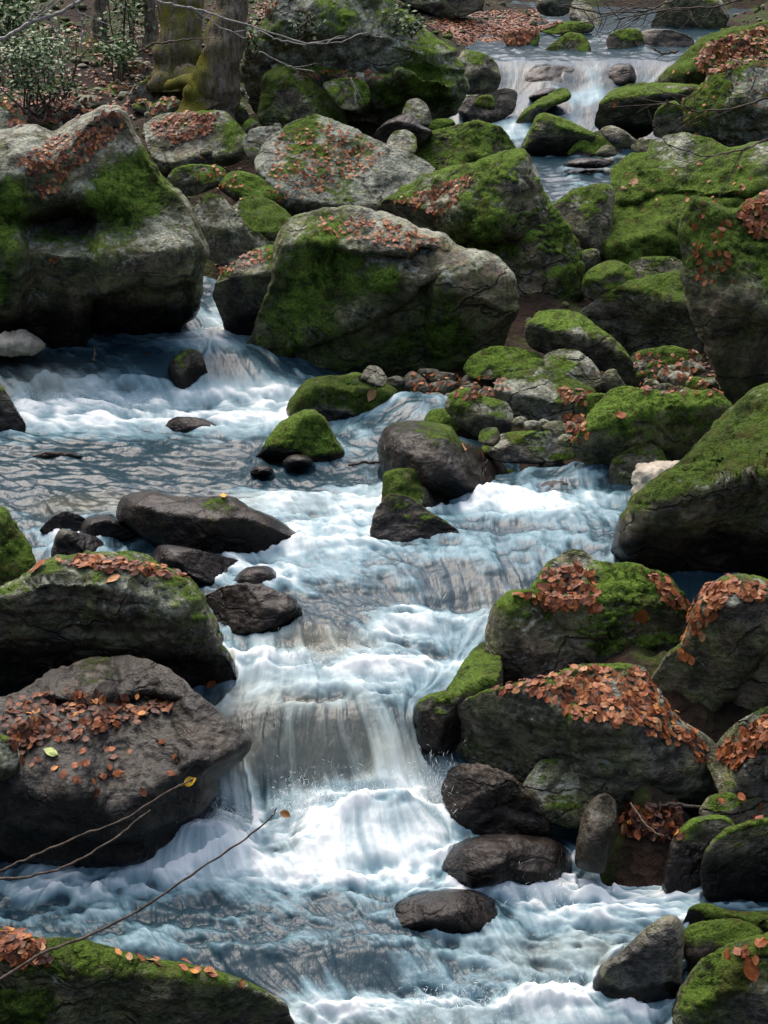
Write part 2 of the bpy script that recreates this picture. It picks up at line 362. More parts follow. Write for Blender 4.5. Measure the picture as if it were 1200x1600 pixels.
def rock(poly, Y, label, T=None, N=None, ridge=None, tilt=15, lean=10, back=.5, facets=9, seed=None, moss=.4, wet=.0, wl=None,
         pale=.3, warm=.3, fresh=.6, rough=1.0, strata=.5, steps=(), blobs=(), bare=(), box=2.4, name='boulder', cat='boulder', group=None, c=None, wh=.16, film=None, sculpt=()):
    pg = parse(poly) if isinstance(poly, str) else np.asarray(poly, float)
    seed = (zlib.crc32(label.encode()) % 900 + (len(ROCKS) * 13 if group else 0)) if seed is None else seed
    R = np.random.default_rng(seed)
    # closed Catmull-Rom through the traced corners
    n = len(pg); tt = np.linspace(0, 1, 16, endpoint=False)[:, None]; out = []
    for i in range(n):
        a, b, d, e = pg[i - 1], pg[i], pg[(i + 1) % n], pg[(i + 2) % n]
        m0, m1 = (d - a) * .36, (e - b) * .36
        out.append((2 * tt ** 3 - 3 * tt ** 2 + 1) * b + (tt ** 3 - 2 * tt ** 2 + tt) * m0 + (-2 * tt ** 3 + 3 * tt ** 2) * d + (tt ** 3 - tt ** 2) * m1)
    pl = np.concatenate(out)
    x, y = pg[:, 0], pg[:, 1]; cr = x * np.roll(y, -1) - np.roll(x, -1) * y; A = cr.sum() / 2
    if c is None:
        c = np.array([((x + np.roll(x, -1)) * cr).sum(), ((y + np.roll(y, -1)) * cr).sum()]) / (6 * A)
    c = np.asarray(c, float)
    th = np.arctan2(pl[:, 1] - c[1], pl[:, 0] - c[0]); rr = np.hypot(pl[:, 0] - c[0], pl[:, 1] - c[1])
    k = np.argsort(th); th, rr = th[k], rr[k]
    th = np.concatenate([th - 2 * np.pi, th, th + 2 * np.pi]); rr = np.tile(rr, 3)
    spx = math.sqrt(abs(A)); s = spx * Y / F; rough = rough * (.85 if wet >= .7 else 1)
    if N is None: N = int(np.clip(spx / 2.0, 14, 150))
    g = np.linspace(-1, 1, N); aa, bb = np.meshgrid(g, g, indexing='ij')
    r = np.maximum(np.abs(aa), np.abs(bb)); r_ = np.where(r == 0, 1, r)
    # concentric square -> disc
    with np.errstate(divide='ignore', invalid='ignore'):
        ang = np.where(np.abs(aa) > np.abs(bb), np.pi / 4 * bb / np.where(aa == 0, 1, aa) + np.where(aa < 0, np.pi, 0), np.pi / 2 - np.pi / 4 * aa / np.where(bb == 0, 1, bb) + np.where(bb < 0, np.pi, 0))
    ang = (ang + np.pi) % (2 * np.pi) - np.pi
    rp = 1 - (1 - r) ** 1.35
    B = np.interp(ang, th, rr)
    q = np.stack([np.cos(ang), np.sin(ang), np.full_like(ang, seed * 1.37)], -1)
    B = B * (1 + .018 * rough * vnoise(q * 7) + .010 * rough * vnoise(q * 19 + 5))
    px = c[0] + B * rp * np.cos(ang); py = c[1] + B * rp * np.sin(ang)
    yb = pg[:, 1].max(); m = Y / F
    T = (.5 * s if T is None else T)
    def dome(r_, py_): return Y + T * (1 - np.maximum(1 - np.minimum(r_, 1) ** box, 0) ** (1 / box)) + back * np.clip(yb - py_, 0, None) * m
    D = dome(rp, py)
    if ridge is not None:
        rd = parse(ridge); ry = np.interp(px, rd[:, 0], rd[:, 1])
        ry = ry + (8 * fbm(np.stack([px / 60, py * 0, px * 0 + seed], -1), 3)) * min(1, spx / 200)
        dr = np.interp(px, rd[:, 0], rd[:, 2]) if rd.shape[1] > 2 else 0
        dv = ry - py
        sl = m / np.maximum(np.tan(depang(py)) + math.tan(math.radians(tilt)), .10)
        top = Y + dr + np.minimum(dv * sl, .95 * s); fr = Y + dr - dv * m * math.tan(math.radians(lean))
        D = Y + .6 * (D - Y - back * np.clip(yb - py, 0, None) * m)
        D = smax(D, smax(top, fr, .03 * s), .05 * s)
    # random planar breaks
    for _ in range(min(facets, 4) if ridge else facets):
        a0 = R.uniform(0, 2 * np.pi); r0 = R.uniform(.15, .8)
        i = np.argmin((px - c[0] - np.interp((a0 + np.pi) % (2 * np.pi) - np.pi, th, rr) * r0 * math.cos(a0)) ** 2 + (py - c[1] - np.interp((a0 + np.pi) % (2 * np.pi) - np.pi, th, rr) * r0 * math.sin(a0)) ** 2)
        ii, jj = np.unravel_index(i, px.shape); ii = min(max(ii, 2), N - 3); jj = min(max(jj, 2), N - 3)
        e = 2
        M2 = np.array([[px[ii + e, jj] - px[ii - e, jj], py[ii + e, jj] - py[ii - e, jj]], [px[ii, jj + e] - px[ii, jj - e], py[ii, jj + e] - py[ii, jj - e]]])
        try: gr = np.linalg.solve(M2, [D[ii + e, jj] - D[ii - e, jj], D[ii, jj + e] - D[ii, jj - e]])
        except Exception: continue
        gr = gr + R.normal(0, .25, 2) * m
        pd = D[ii, jj] + gr[0] * (px - px[ii, jj]) + gr[1] * (py - py[ii, jj]) + R.uniform(.02, .075) * s
        D = smax(D, pd, .006 * s)
    for bx, by, bw, bh, ba in sculpt:
        D = D + ba * np.exp(-((px - bx) / bw) ** 2 - ((py - by) / bh) ** 2)
    for stp in steps:
        ln = parse(stp[0]); amt = stp[1]; dec = stp[2]
        ly = np.interp(px, ln[:, 0], ln[:, 1]) + 5 * vnoise(np.stack([px / 22, px * 0, px * 0 + seed], -1))
        fade = sstep(ln[0, 0] - 1, ln[0, 0] + 25, px) * (1 - sstep(ln[-1, 0] - 25, ln[-1, 0] + 1, px))
        d = py - ly
        D = D + amt * fade * sstep(-2, 6, d) * np.exp(-np.maximum(d, 0) / dec)
    if wl is not None:      # seat the rock so that its front meets the water on the traced waterline
        zf = wz_up if Y > 16 else wz_low; sh = []
        for xq in np.linspace(pg[:, 0].min(), pg[:, 0].max(), 9)[2:-2]:
            yr = np.linspace(5.5, 32, 1600); pr = P(xq, wl, yr); b_ = np.nonzero(pr[:, 2] < zf(pr[:, 0], pr[:, 1]))[0]
            d2 = (px - xq) ** 2 + (py - wl + 4) ** 2
            if len(b_) and d2.min() < 80: sh.append(yr[b_[0]] - D.ravel()[d2.argmin()])
        if sh:
            sh = np.median(sh); D = D + sh - .04; Y = Y + sh - .04
    Df = D
    rim = (r > .9999)
    Dr = np.interp(ang, *(lambda z: (np.concatenate([z[0] - 2 * np.pi, z[0], z[0] + 2 * np.pi]), np.tile(z[1], 3)))((lambda k: (ang[rim][k], Df[rim][k]))(np.argsort(ang[rim]))))
    Db = Dr + (Df[rim].mean() + T * .9 - Dr) * np.sqrt(np.maximum(1 - rp ** 2, 0)); Db = np.maximum(Db, Df + .03 * s * (1 - rp))
    front = P(px, py, Df)
    def normals(p):
        du = np.gradient(p, axis=0); dv_ = np.gradient(p, axis=1); nn = np.cross(du, dv_)
        nn /= np.linalg.norm(nn, axis=-1, keepdims=True) + 1e-12
        vv = p - CAM; sg = np.sign((nn * vv).sum(-1).mean()); return -nn * sg
    nn = normals(front); o3 = seed * 3.1
    pw = front + o3
    edge = (1 - .75 * rp ** 6)[..., None]
    disp = .045 * s * fbm(pw * (1.6 / s), 3) + rough * (.028 * s * ridged(pw * (2.8 / s), 4) + .020 * min(s, .8) ** .8 * fbm(pw * (8 / s ** .6), 5, .6))
    if strata:
        sd = pw @ np.array([[.5, .1, 2], [-.1, .5, .6], [.25, -.1, 11]]).T
        disp = disp + strata * rough * .011 * min(s, .9) ** .7 * fbm(sd * (1.0 / max(s, .4) ** .5), 3)
    front = front + nn * disp[..., None] * edge
    nn = normals(front)
    wzl = None
    if wl is not None: wzl = float(P(c[0], wl, Y)[2])
    up = nn[..., 2]
    nz_ = fbm(pw * (2.6 / max(s, .3) ** .5), 4)
    thr = 1.15 - 1.45 * moss
    ms = sstep(thr - .28, thr + .28, up + .55 * nz_) if moss > 0 else np.zeros_like(up)
    if film is None: film = .30 if wet < .25 and wl is None else .08
    ms = np.maximum(ms, film * sstep(-.35, .45, fbm(pw * (1.8 / max(s, .3) ** .5) + 40, 4)))
    for bx, by, br, ba in blobs:
        ms = np.clip(ms + ba * np.exp(-(((px - bx) ** 2 + (py - by) ** 2) / br ** 2)), 0, 1.15)
    for bx, by, br, ba in bare:
        ms = ms * (1 - ba * np.exp(-(((px - bx) ** 2 + (py - by) ** 2) / br ** 2)))
    wt = np.full_like(up, wet)
    if wzl is not None:
        hgt = front[..., 2] - wzl + .05 * nz_
        wt = np.maximum(wt, 1 - sstep(wh * .4, wh * 1.3, hgt)); ms = ms * sstep(-.01, .07, hgt)
    front = front + nn * (ms * (.012 + .016 * fbm(pw * 13, 4, .6)) * min(1, s / .4))[..., None] * edge
    bk = P(c[0] + (px - c[0]) * 1, py, Db)
    idx = np.arange(N * N).reshape(N, N); bi = np.full((N, N), -1); inner = ~rim; bi[rim] = idx[rim]; bi[inner] = N * N + np.arange(inner.sum())
    verts = np.concatenate([front.reshape(-1, 3), bk[inner]])
    f1 = np.stack([idx[:-1, :-1], idx[1:, :-1], idx[1:, 1:], idx[:-1, 1:]], -1).reshape(-1, 4)
    f2 = np.stack([bi[:-1, :-1], bi[:-1, 1:], bi[1:, 1:], bi[1:, :-1]], -1).reshape(-1, 4)
    va = verts[f1[len(f1) // 2]]; nrm = np.cross(va[1] - va[0], va[2] - va[0])
    if nrm @ (va[0] - CAM) > 0: f1 = f1[:, ::-1]; f2 = f2[:, ::-1]
    org = np.array([verts[:, 0].mean(), verts[:, 1].mean(), verts[:, 2].min()])
    att = {'moss': np.concatenate([ms.ravel(), np.full(inner.sum(), moss * .6)]), 'wet': np.concatenate([wt.ravel(), wt[inner]])}
    o = mesh_obj(name, verts - org, np.concatenate([f1, f2]), M_ROCK, attrs=att)
    o.location = org; o['pale'] = float(pale); o['warm'] = float(warm); o['fresh'] = float(fresh)
    tag(o, label, cat, group); ROCKS.append((o, verts, np.concatenate([f1, f2])))
    return o

# ---- far bank, top
rock('610,-20 640,10 670,20 700,29 735,22 755,8 745,-30', 24.5, 'smooth brown-grey boulder at the top edge above the red leaf slope', moss=.1, warm=.6, pale=.2)
rock('712,100 725,80 755,84 775,99 782,125 772,143 730,147 716,135', 18.6, 'plain grey boulder beside the left end of the upper waterfall', moss=.12, pale=.25)
rock('716,175 722,158 735,148 790,138 808,146 802,175 772,192 730,195', 17.9, 'dark wet block with a flat top below the upper waterfall', moss=.05, wet=.7, wl=195, pale=.1)
rock('1018,40 1032,12 1060,-14 1112,-14 1138,20 1132,42 1092,62 1060,66 1028,56', 24.4, 'large pale rounded boulder behind the upper waterfall', moss=.12, warm=.6, pale=.4)
rock('948,60 970,46 1000,47 1008,85 985,92 955,90', 22.9, 'dark mossy stone on the lip of the upper waterfall', moss=.4, wet=.5)
rock('1000,52 1040,45 1082,60 1078,95 1010,95', 22.9, 'black wet stone under the large pale rounded boulder', moss=.05, wet=.8)
rock('840,92 860,70 890,51 915,59 924,85 905,100 862,100', 22.6, 'dark mossy hump just left of the upper waterfall lip', moss=.45, wet=.3)
rock('788,60 805,45 830,44 843,58 836,76 800,78', 23.2, 'rounded mossy stone in the red leaf slope', moss=.75, fresh=.7)
rock('836,48 860,37 900,33 928,40 920,52 868,54', 24, 'low flat mossy stone behind the dark mossy hump', moss=.55)
rock('890,28 897,-4 915,4 930,18 942,40 912,44', 24.8, 'dark grey angular stone at the top edge beside the far stream', moss=.12)
rock('838,10 850,-20 892,-20 897,10 880,24 850,24', 25.6, 'pale grey stone at the top edge above the leaf slope', moss=.1, pale=.6)
rock('740,165 750,150 770,150 772,172', 18.4, 'small mossy stone between the plain grey boulder and the dark block', moss=.5)
# upper cascade
rock('812,142 820,112 850,103 897,106 905,140 860,150', 21.62, 'rust brown rock showing through the upper waterfall', moss=.0, wet=.95, warm=1, T=.3, film=0)
rock('950,128 955,104 985,100 996,124 975,138', 21.65, 'black wet rock showing through the right of the upper waterfall', moss=.0, wet=.9, T=.25)
rock('795,205 820,172 850,150 878,137 890,144 889,156 862,168 832,190 812,208', 20.7, 'narrow slanted mossy slab lying in the upper cascade', moss=.6, fresh=.6, T=.25)
rock('826,152 845,140 868,138 866,150 845,156', 21.2, 'small wet dark stone in the middle of the upper cascade', moss=.0, wet=1, T=.2)
rock('812,240 828,202 844,178 868,181 900,194 932,214 924,240 880,246 840,245', 19.3, 'mossy wedge shaped rock at the foot of the upper cascade', ridge='815,232 845,180 900,215 940,225', tilt=35, lean=-15, moss=.62, wl=243, fresh=.7, T=.5, warm=.7)
rock('886,243 905,220 935,204 955,209 972,236 960,247 922,248', 18.8, 'low mossy stone right of the mossy wedge rock', moss=.55, wl=245, fresh=.6)
rock('938,205 955,196 977,205 997,222 988,232 962,230', 19.2, 'smooth bare grey stone between mossy rocks by the upper pool', moss=.0, pale=.1)
rock('930,240 945,227 958,229 964,242 945,246', 18.5, 'small grey pebble like stone before the low mossy stone', moss=.0)
rock('876,258 905,247 945,249 960,257 935,263 895,262', 18.2, 'dark flat stone awash in the upper pool', moss=.0, wet=1, T=.3)
rock('930,195 938,160 960,140 1000,130 1060,131 1095,135 1078,152 1038,175 1022,205 990,220 950,212', 19.6, 'dark moss capped boulder with a pale face beside the upper cascade', moss=.45, wl=218, wet=.2, ridge='935,165 990,150 1060,148 1090,140', tilt=12, lean=12)
rock('985,232 1000,216 1018,217 1022,232 1005,240', 18.4, 'small rust brown stone at the right edge of the upper pool', moss=.0, warm=1)
# right bank, upper
rock('1020,132 1058,96 1098,60 1150,44 1200,34 1250,36 1250,125 1150,135 1080,142', 20.2, 'leaf strewn mossy slope slab right of the upper waterfall', tilt=35, moss=.40, fresh=.4, warm=.7, T=.9, rough=1.8, blobs=[(1080,100,30,.5),(1120,115,30,.4)])
rock('1020,190 1030,168 1052,158 1066,170 1066,208 1040,216 1022,212', 17.7, 'small mossy brown rock before the lichen spotted boulder', moss=.5, warm=.8)
rock('1045,205 1055,178 1080,150 1110,118 1150,96 1200,90 1260,96 1260,240 1150,238 1060,226', 17.6, 'lichen spotted mossy boulder with bare twigs before it', moss=.36, fresh=.4, pale=.85, warm=.7, rough=2, facets=8, blobs=[(1070,190,30,.5),(1120,150,30,.4)])
rock('948,420 945,350 954,300 957,262 985,243 1012,240 1020,220 1055,209 1105,214 1142,232 1190,224 1260,240 1260,440 1080,445 990,440', 14.6, 'huge moss covered boulder on the right bank with a pale top', moss=.62, fresh=.55, pale=.7, warm=.8, blobs=[(1050,330,110,.6),(1180,340,90,.5),(1000,380,70,.5)], bare=[(1060,228,50,.6),(1200,245,40,.6)], back=.75, box=2.8, rough=1.6, facets=8, steps=[('955,318 1050,300 1260,300', .10, 60)])
rock('864,325 880,308 905,294 945,287 960,300 955,360 948,400 915,392 890,368', 15.0, 'dark angular rock wedged left of the huge mossy boulder', moss=.42, wet=.2, fresh=.5)
rock('1068,405 1066,350 1082,311 1110,319 1150,330 1180,312 1205,290 1260,276 1260,720 1160,700 1138,650 1128,600 1110,555 1088,505 1068,450', 10.6, 'tall undercut boulder with a thick mossy cap at the right edge', moss=.62, fresh=.45, warm=.8, ridge='1068,440,0 1120,470,.0 1190,480,.0 1260,470,0', tilt=72, lean=44, rough=1.6, T=.7, bare=[(1150,560,110,1)], blobs=[(1100,380,60,.5),(1180,420,60,.4)], facets=3)
# right bank, middle
rock('908,455 918,425 950,407 976,412 1010,436 990,450 955,466 925,470', 13.8, 'mossy stone right of the big mossy ridge boulder', moss=.6, warm=.6)
rock('900,418 905,395 925,388 936,392 936,415 920,425', 14.2, 'small grey upright stone in the gap above the mossy stone', moss=.1)
rock('982,415 1002,402 1050,402 1072,415 1068,440 1010,438', 13.9, 'dark flat moss topped rock under the huge mossy boulder', moss=.5)
rock('905,495 935,466 985,440 1030,429 1072,427 1095,460 1105,556 1040,560 985,556 950,530', 12.6, 'large smooth grey boulder with a green moss saddle', moss=.52, fresh=.35, pale=.3, warm=.1, blobs=[(1045,450,40,.5),(1020,500,25,.4)], bare=[(1060,520,45,1)], ridge='908,492 960,478 1030,480 1100,490', tilt=30, lean=-8)
rock('822,528 824,505 845,487 880,484 912,495 946,520 972,542 988,567 1014,600 1010,612 976,608 955,580 925,580 890,575 860,555 832,545', 11.75, 'leaning club shaped rock with bright moss along its top', film=.1, moss=.42, fresh=.8, c=(905,535), ridge='822,522 860,512 905,520 945,540 985,575 1012,602', tilt=20, lean=22, warm=.4, T=.35)
rock('842,580 854,553 880,545 906,550 929,570 942,596 932,610 890,612 850,600', 11.45, 'round striped grey boulder under the leaning club shaped rock', moss=.05, warm=.4, strata=1.6)
rock('772,608 788,586 830,578 860,574 900,595 930,611 922,628 897,642 890,665 840,672 800,658 780,628', 10.95, 'lichen grey boulder with a broad pale top', moss=.3, pale=.8, warm=.3, ridge='772,615 820,630 880,645 928,622', tilt=24, lean=14, fresh=.3)
rock('724,578 738,556 770,541 810,544 843,555 850,572 820,586 780,594 740,592', 11.7, 'bright moss cushion rock against the foot of the great central boulder', moss=.85, fresh=.8)
rock('793,578 815,562 845,560 850,577 823,588', 11.45, 'small pale green flat stone beside the moss cushion rock', moss=.4, pale=.7)
rock('800,600 808,585 830,582 845,592 830,600', 11.3, 'little grey stone behind the lichen grey boulder', moss=.3)
rock('938,600 946,581 960,577 973,595 980,608 948,612', 11.2, 'small grey cone shaped stone beside the striped boulder', moss=.0)
rock('898,642 904,622 925,615 950,618 942,655 908,658', 10.7, 'small mossy stone behind the low broad mossy boulder', moss=.75)
rock('896,705 907,670 925,640 950,612 975,604 1020,611 1060,614 1115,614 1145,640 1160,740 1080,745 1000,745 930,735', 10.05, 'low broad boulder with yellow green moss and a dark wet base', moss=.56, fresh=.9, wet=.12, warm=.5, ridge='898,690,.1 935,680,.05 985,640,0 1060,642,0 1150,650,0', tilt=35, lean=-12, wh=.16, blobs=[(960,640,40,.5),(1060,640,60,.4)])
rock('752,702 780,679 830,674 880,676 900,695 898,716 840,724 785,722', 10.35, 'flat wet grey boulder at the edge of the rapids', moss=.3, wet=.25, pale=.5, ridge='752,700 820,690 900,692', tilt=15, lean=5)
rock('952,742 957,720 985,700 1010,692 1031,700 1044,725 1044,762 1000,768 958,765', 9.9, 'dark moss topped stone beside the pale foam', moss=.45, wet=.25, fresh=.4)
rock('960,860 970,810 1000,775 1050,735 1090,695 1130,650 1165,625 1200,605 1270,586 1270,915 1150,908 1040,897 985,885', 8.75, 'great dark boulder with a long mossy slope at the right edge', moss=.5, fresh=.2, warm=.5, wl=890, ridge='960,850,.25 1000,830,.1 1060,790,0 1130,760,-.05 1270,735,-.05', tilt=48, lean=44, rough=1.5, T=.9, bare=[(1000,850,40,1)], facets=3)
# cobbles on the right bank
rock('985,562 1000,548 1050,541 1090,553 1098,566 1060,574 1000,574', 11.9, 'flat moss topped slab above the cobble pile', moss=.5, wet=.2)
CB = [(1025,578,15,9),(1008,590,12,9),(1043,590,13,10),(1062,594,17,10),(1078,577,20,10),(1088,603,14,10),(1108,606,13,13),(1038,608,13,8),(1018,600,10,7),(1060,612,14,8),(1098,620,14,9),(1000,575,9,8),(1075,617,12,7),(1020,617,12,7),(1052,580,10,9)]
for i, (x, y, a, b) in enumerate(CB):
    R = np.random.default_rng(i + 50); k = np.arange(7) / 7 * 2 * np.pi + R.uniform(0, 1); q = R.uniform(.85, 1.2, 7)
    rock(np.c_[x + a * 1.25 * q * np.cos(k), y + b * 1.3 * q * np.sin(k)], 11.95 - (y - 560) * .012, 'small grey brown cobble in the pile below the flat moss topped slab', name='cobble', cat='cobble', group='cobbles piled on the right bank', moss=.42 if i % 4 == 1 else .05, warm=.6, pale=.4, N=16, facets=3)
CB = [(648,598,14,13,0),(692,592,17,10,.7),(700,606,24,8,.9),(752,597,28,12,.1),(617,596,12,7,.9),(668,585,14,8,.9),(735,612,16,9,.6),(718,624,20,9,.4),(765,618,16,9,.3),(640,622,14,7,.9),(680,622,16,7,.6),(660,608,10,6,1)]
for i, (x, y, a, b, w) in enumerate(CB):
    R = np.random.default_rng(i + 150); k = np.arange(7) / 7 * 2 * np.pi + R.uniform(0, 1); q = R.uniform(.85, 1.2, 7)
    rock(np.c_[x + a * 1.2 * q * np.cos(k), y + b * 1.3 * q * np.sin(k)], 11.95 - (y - 590) * .012, 'small wet brown cobble at the foot of the great central boulder', name='cobble', cat='cobble', group='wet cobbles under the central boulder', moss=.0, warm=w, wet=.4, N=16, facets=3)
CB = [(832,667,12,9,.7),(868,668,17,9,.9),(893,672,9,9,.4),(905,662,10,9,.2),(812,660,10,7,.9),(850,662,8,6,.9),(885,688,12,8,.9)]
for i, (x, y, a, b, w) in enumerate(CB):
    R = np.random.default_rng(i + 250); k = np.arange(7) / 7 * 2 * np.pi + R.uniform(0, 1); q = R.uniform(.9, 1.15, 7)
    rock(np.c_[x + a * 1.2 * q * np.cos(k), y + b * 1.25 * q * np.sin(k)], 10.6 - (y - 660) * .01, 'small brown cobble below the lichen grey boulder', name='cobble', cat='cobble', group='cobbles below the lichen boulder', moss=.0, warm=w, pale=.3, N=16, facets=3)
# left bank, far
rock('375,110 395,70 412,30 440,-10 540,-40 595,-25 622,15 668,50 702,76 724,115 726,155 700,182 640,195 600,205 540,205 450,205 405,180', 17.2, 'massive boulder overgrown with moss and ivy at the top centre', moss=.26, fresh=1., pale=1., facets=10, film=.34, blobs=[(430,50,26,.8),(660,122,40,.8),(695,140,30,.6),(605,138,28,.6),(520,15,50,.55),(600,10,40,.5),(480,150,50,.4)], bare=[(450,88,26,.9),(570,85,45,.8)], warm=.5, ridge='375,60,.1 450,55,0 560,68,0 640,95,0 726,140,.1', tilt=44, lean=-30, rough=2.0, steps=[('420,100 480,110 560,118 640,112 720,128', -.25, 80), ('500,160 560,165 640,150 720,150', .25, 60)], T=1.1)
rock('406,190 408,150 412,118 440,104 475,112 502,140 532,165 542,195 500,206 440,204', 16.85, 'rounded mossy block leaning on the massive overgrown boulder', moss=.6, fresh=.2, warm=.5)
rock('505,132 540,121 572,129 578,158 560,172 530,168', 16.95, 'small mossy ledge block set into the massive boulder', moss=.45, warm=.6)
rock('628,180 636,158 652,154 668,166 674,195 630,197', 16.7, 'small grey egg shaped stone under the massive boulder', moss=.05)
rock('583,215 600,192 625,180 640,177 656,194 675,206 655,228 600,232', 16.2, 'pointed wet stone before the small grey egg shaped stone', moss=.0, wet=.9, film=0)
rock('604,224 615,206 635,203 650,215 648,240 612,240', 15.9, 'pale blunt stone in front of the pointed wet stone', moss=.05, pale=.4)
rock('662,200 680,187 705,186 712,198 690,206', 16.7, 'low mossy stone right of the small grey egg shaped stone', moss=.65)
rock('640,218 680,204 725,193 745,188 782,200 803,228 808,250 770,272 720,285 680,280 645,250', 15.8, 'mossy boulder with lumpy top between leaf slab and upper pool', moss=.68, fresh=.7, warm=.6, rough=1.5)
rock('400,255 418,215 450,194 490,179 520,189 560,205 600,225 642,240 684,266 676,300 600,330 550,340 500,345 450,340 415,300', 14.9, 'broad sloping lichen slab scattered with tan leaves', tilt=50, moss=.04, blobs=[(500,255,28,.6),(540,300,35,.6),(480,195,25,.6),(560,235,18,.5),(640,255,20,.4)], pale=.9, warm=.4, ridge='405,300 480,322 560,318 680,285', lean=10, T=.7, rough=1.2)
rock('380,232 393,202 436,198 442,218 424,248 400,260', 15.3, 'stacked flat grey stones left of the sloping lichen slab', moss=.1, pale=.6, strata=2)
rock('225,200 232,190 260,178 345,174 362,184 386,215 378,250 340,262 300,272 258,272 235,245', 15.9, 'flat grey rock with red leaves and a mossy right end', moss=.02, warm=.5, pale=.3, ridge='228,205 270,225 335,230 345,190 386,212', tilt=35, lean=5, blobs=[(365,212,22,1.0)])
rock('262,280 272,264 300,257 346,261 356,282 330,296 300,306 275,300', 15.0, 'flat mossy grey stone below the red leaf rock', moss=.5, pale=.6)
rock('342,292 363,268 400,274 442,300 478,326 472,345 430,342 385,326', 14.8, 'sloping mossy stone between flat stone and sloping lichen slab', moss=.6, fresh=.7)
rock('362,328 382,308 420,311 451,335 456,356 430,376 398,366 372,350', 14.1, 'rounded brown moss stone above the dark gully', moss=.5, warm=.9, fresh=.3)
rock('303,350 309,315 330,302 352,312 386,350 422,378 425,395 400,410 355,418 322,400', 13.9, 'dark angular lichen spotted rock right of the great left boulder', moss=.3, pale=.7, wet=.2, fresh=.3)
rock('333,460 344,430 380,400 420,384 445,398 440,470 410,510 388,532 358,528 345,495', 13.1, 'dark stone holding back the small side fall', moss=.3, wl=525, warm=.5, wet=.1, ridge='335,455 370,435 445,430', tilt=30, lean=14)
# far left bank stones
FL = [('142,100 165,91 192,104 198,118 165,118', 20.2, 'grey flat stone up the left bank under bare twigs', .1), ('190,102 215,94 242,108 238,122 200,122', 19.8, 'blocky grey stone up the left bank right of the flat one', .1),
      ('203,145 233,122 275,124 299,140 298,165 260,172 212,170', 18.2, 'lichen topped stone by the foot of the mossy tree', .25), ('232,170 260,152 286,160 295,178 250,188', 17.6, 'pale rounded stone under the lichen topped stone', .2),
      ('128,147 150,136 174,141 184,155 150,162', 18.9, 'bright mossy little mound on the left bank', .8), ('118,168 130,150 152,150 156,168 135,175', 18.4, 'small grey stone left of the bright mossy mound', .05),
      ('42,188 55,170 76,166 92,180 97,200 60,204', 17.2, 'dark rounded stone on the left bank leaf litter', .3), ('88,185 95,162 116,155 133,170 128,190 98,196', 17.4, 'purple grey stone above the crest of the great left boulder', .1),
      ('-20,175 18,162 40,186 36,212 -20,218', 16.9, 'broad grey stone at the left edge above the great boulder', .2), ('10,142 28,117 46,124 52,148', 18.8, 'upright grey stone under the leafy shrub', .15),
      ('70,152 80,128 100,122 110,150', 18.7, 'dark stump like stone among the shrub leaves', .3), ('300,185 312,170 335,168 345,176 330,186', 17.2, 'little dark stone at the tree foot', .2),
      ('345,200 352,158 372,162 388,178 390,205 372,212', 16.9, 'dark stone between the tree and the mossy block', .3), ('378,200 388,186 402,190 405,206 392,212', 16.6, 'small green grey pebble by the stacked flat stones', .3)]
for a, b, l, m_ in FL: rock(a, b, l, moss=m_, warm=.4, pale=.55)
rock('-70,245 0,206 50,195 85,204 130,180 165,162 198,171 216,214 246,265 286,310 313,350 322,400 314,450 300,500 262,545 180,570 100,575 30,575 -70,560', 13.2, 'great angular boulder on the left with a pale leafy top and mossy flank',
     ridge='-70,250,.15 10,258,.05 40,290,-.05 65,325,-.15 110,308,-.12 150,270,-.08 190,222,.0 216,212,.1 322,380,.45', tilt=38, lean=-14, moss=.04, pale=.5, warm=1.0, film=.34, fresh=.9, T=1.3, rough=1.2, wl=535, facets=4,
     blobs=[(165,290,40,.8),(205,290,45,.85),(240,270,35,.75),(180,330,40,.5),(15,310,38,1.0),(0,370,38,1),(-10,440,40,.9),(235,235,16,.6),(150,385,18,.5),(90,340,30,.3)], bare=[(40,218,60,1),(150,185,40,1),(110,255,40,.9)], steps=[('25,335 60,338 100,328 160,338', .5, 70), ('120,455 200,438 312,428', .42, 400)], sculpt=[(95,348,62,22,.42),(255,395,60,40,-.22),(110,400,70,30,-.25),(60,470,60,60,.1)])
# great centre boulders
rock('596,322 640,290 690,270 740,255 790,240 816,237 832,260 852,310 884,350 907,400 919,440 910,500 850,520 800,520 740,470 680,400 640,350', 13.85, 'big mossy ridge boulder behind the great central boulder', moss=.50, fresh=.75, warm=.8, pale=.5,
     ridge='596,335,.3 680,345,.1 740,320,-.05 800,285,-.05 830,262,.05 919,430,.12', tilt=32, lean=-4, T=1.0, rough=1.7, blobs=[(850,310,20,.8),(875,365,24,.9),(898,425,26,.8),(740,265,40,.4),(760,360,45,.7),(700,330,30,.5),(880,470,35,.4)], bare=[(690,320,40,.8),(815,310,22,.9)], steps=[('690,378 760,372 830,360', .22, 60)])
rock('378,590 385,545 405,500 420,460 430,400 440,358 470,335 520,327 570,327 620,339 650,351 690,364 715,384 745,392 775,400 802,435 812,470 802,505 785,540 776,580 720,600 650,606 560,610 500,625 430,628 385,615', 12.25, 'great rounded central boulder with moss patches and a diagonal crack',
     moss=.0, film=.5, fresh=.9, pale=.38, warm=1.15, T=.75, rough=1.2, facets=5, ridge='378,470,.25 440,402,.1 520,388,.05 600,400,0 700,398,0 745,396,.05 812,440,.25', tilt=34, lean=-13,
     steps=[('395,560 450,545 520,515 590,488 640,462 690,425', .16, 150), ('505,375 545,392 620,395 690,385', .14, 40)], blobs=[(510,420,40,.65),(560,430,35,.5),(610,440,22,.9),(470,480,50,.42),(690,480,50,.42),(640,560,80,.3),(560,520,50,.3),(420,560,40,.35),(745,410,20,.4),(520,360,30,.5)])
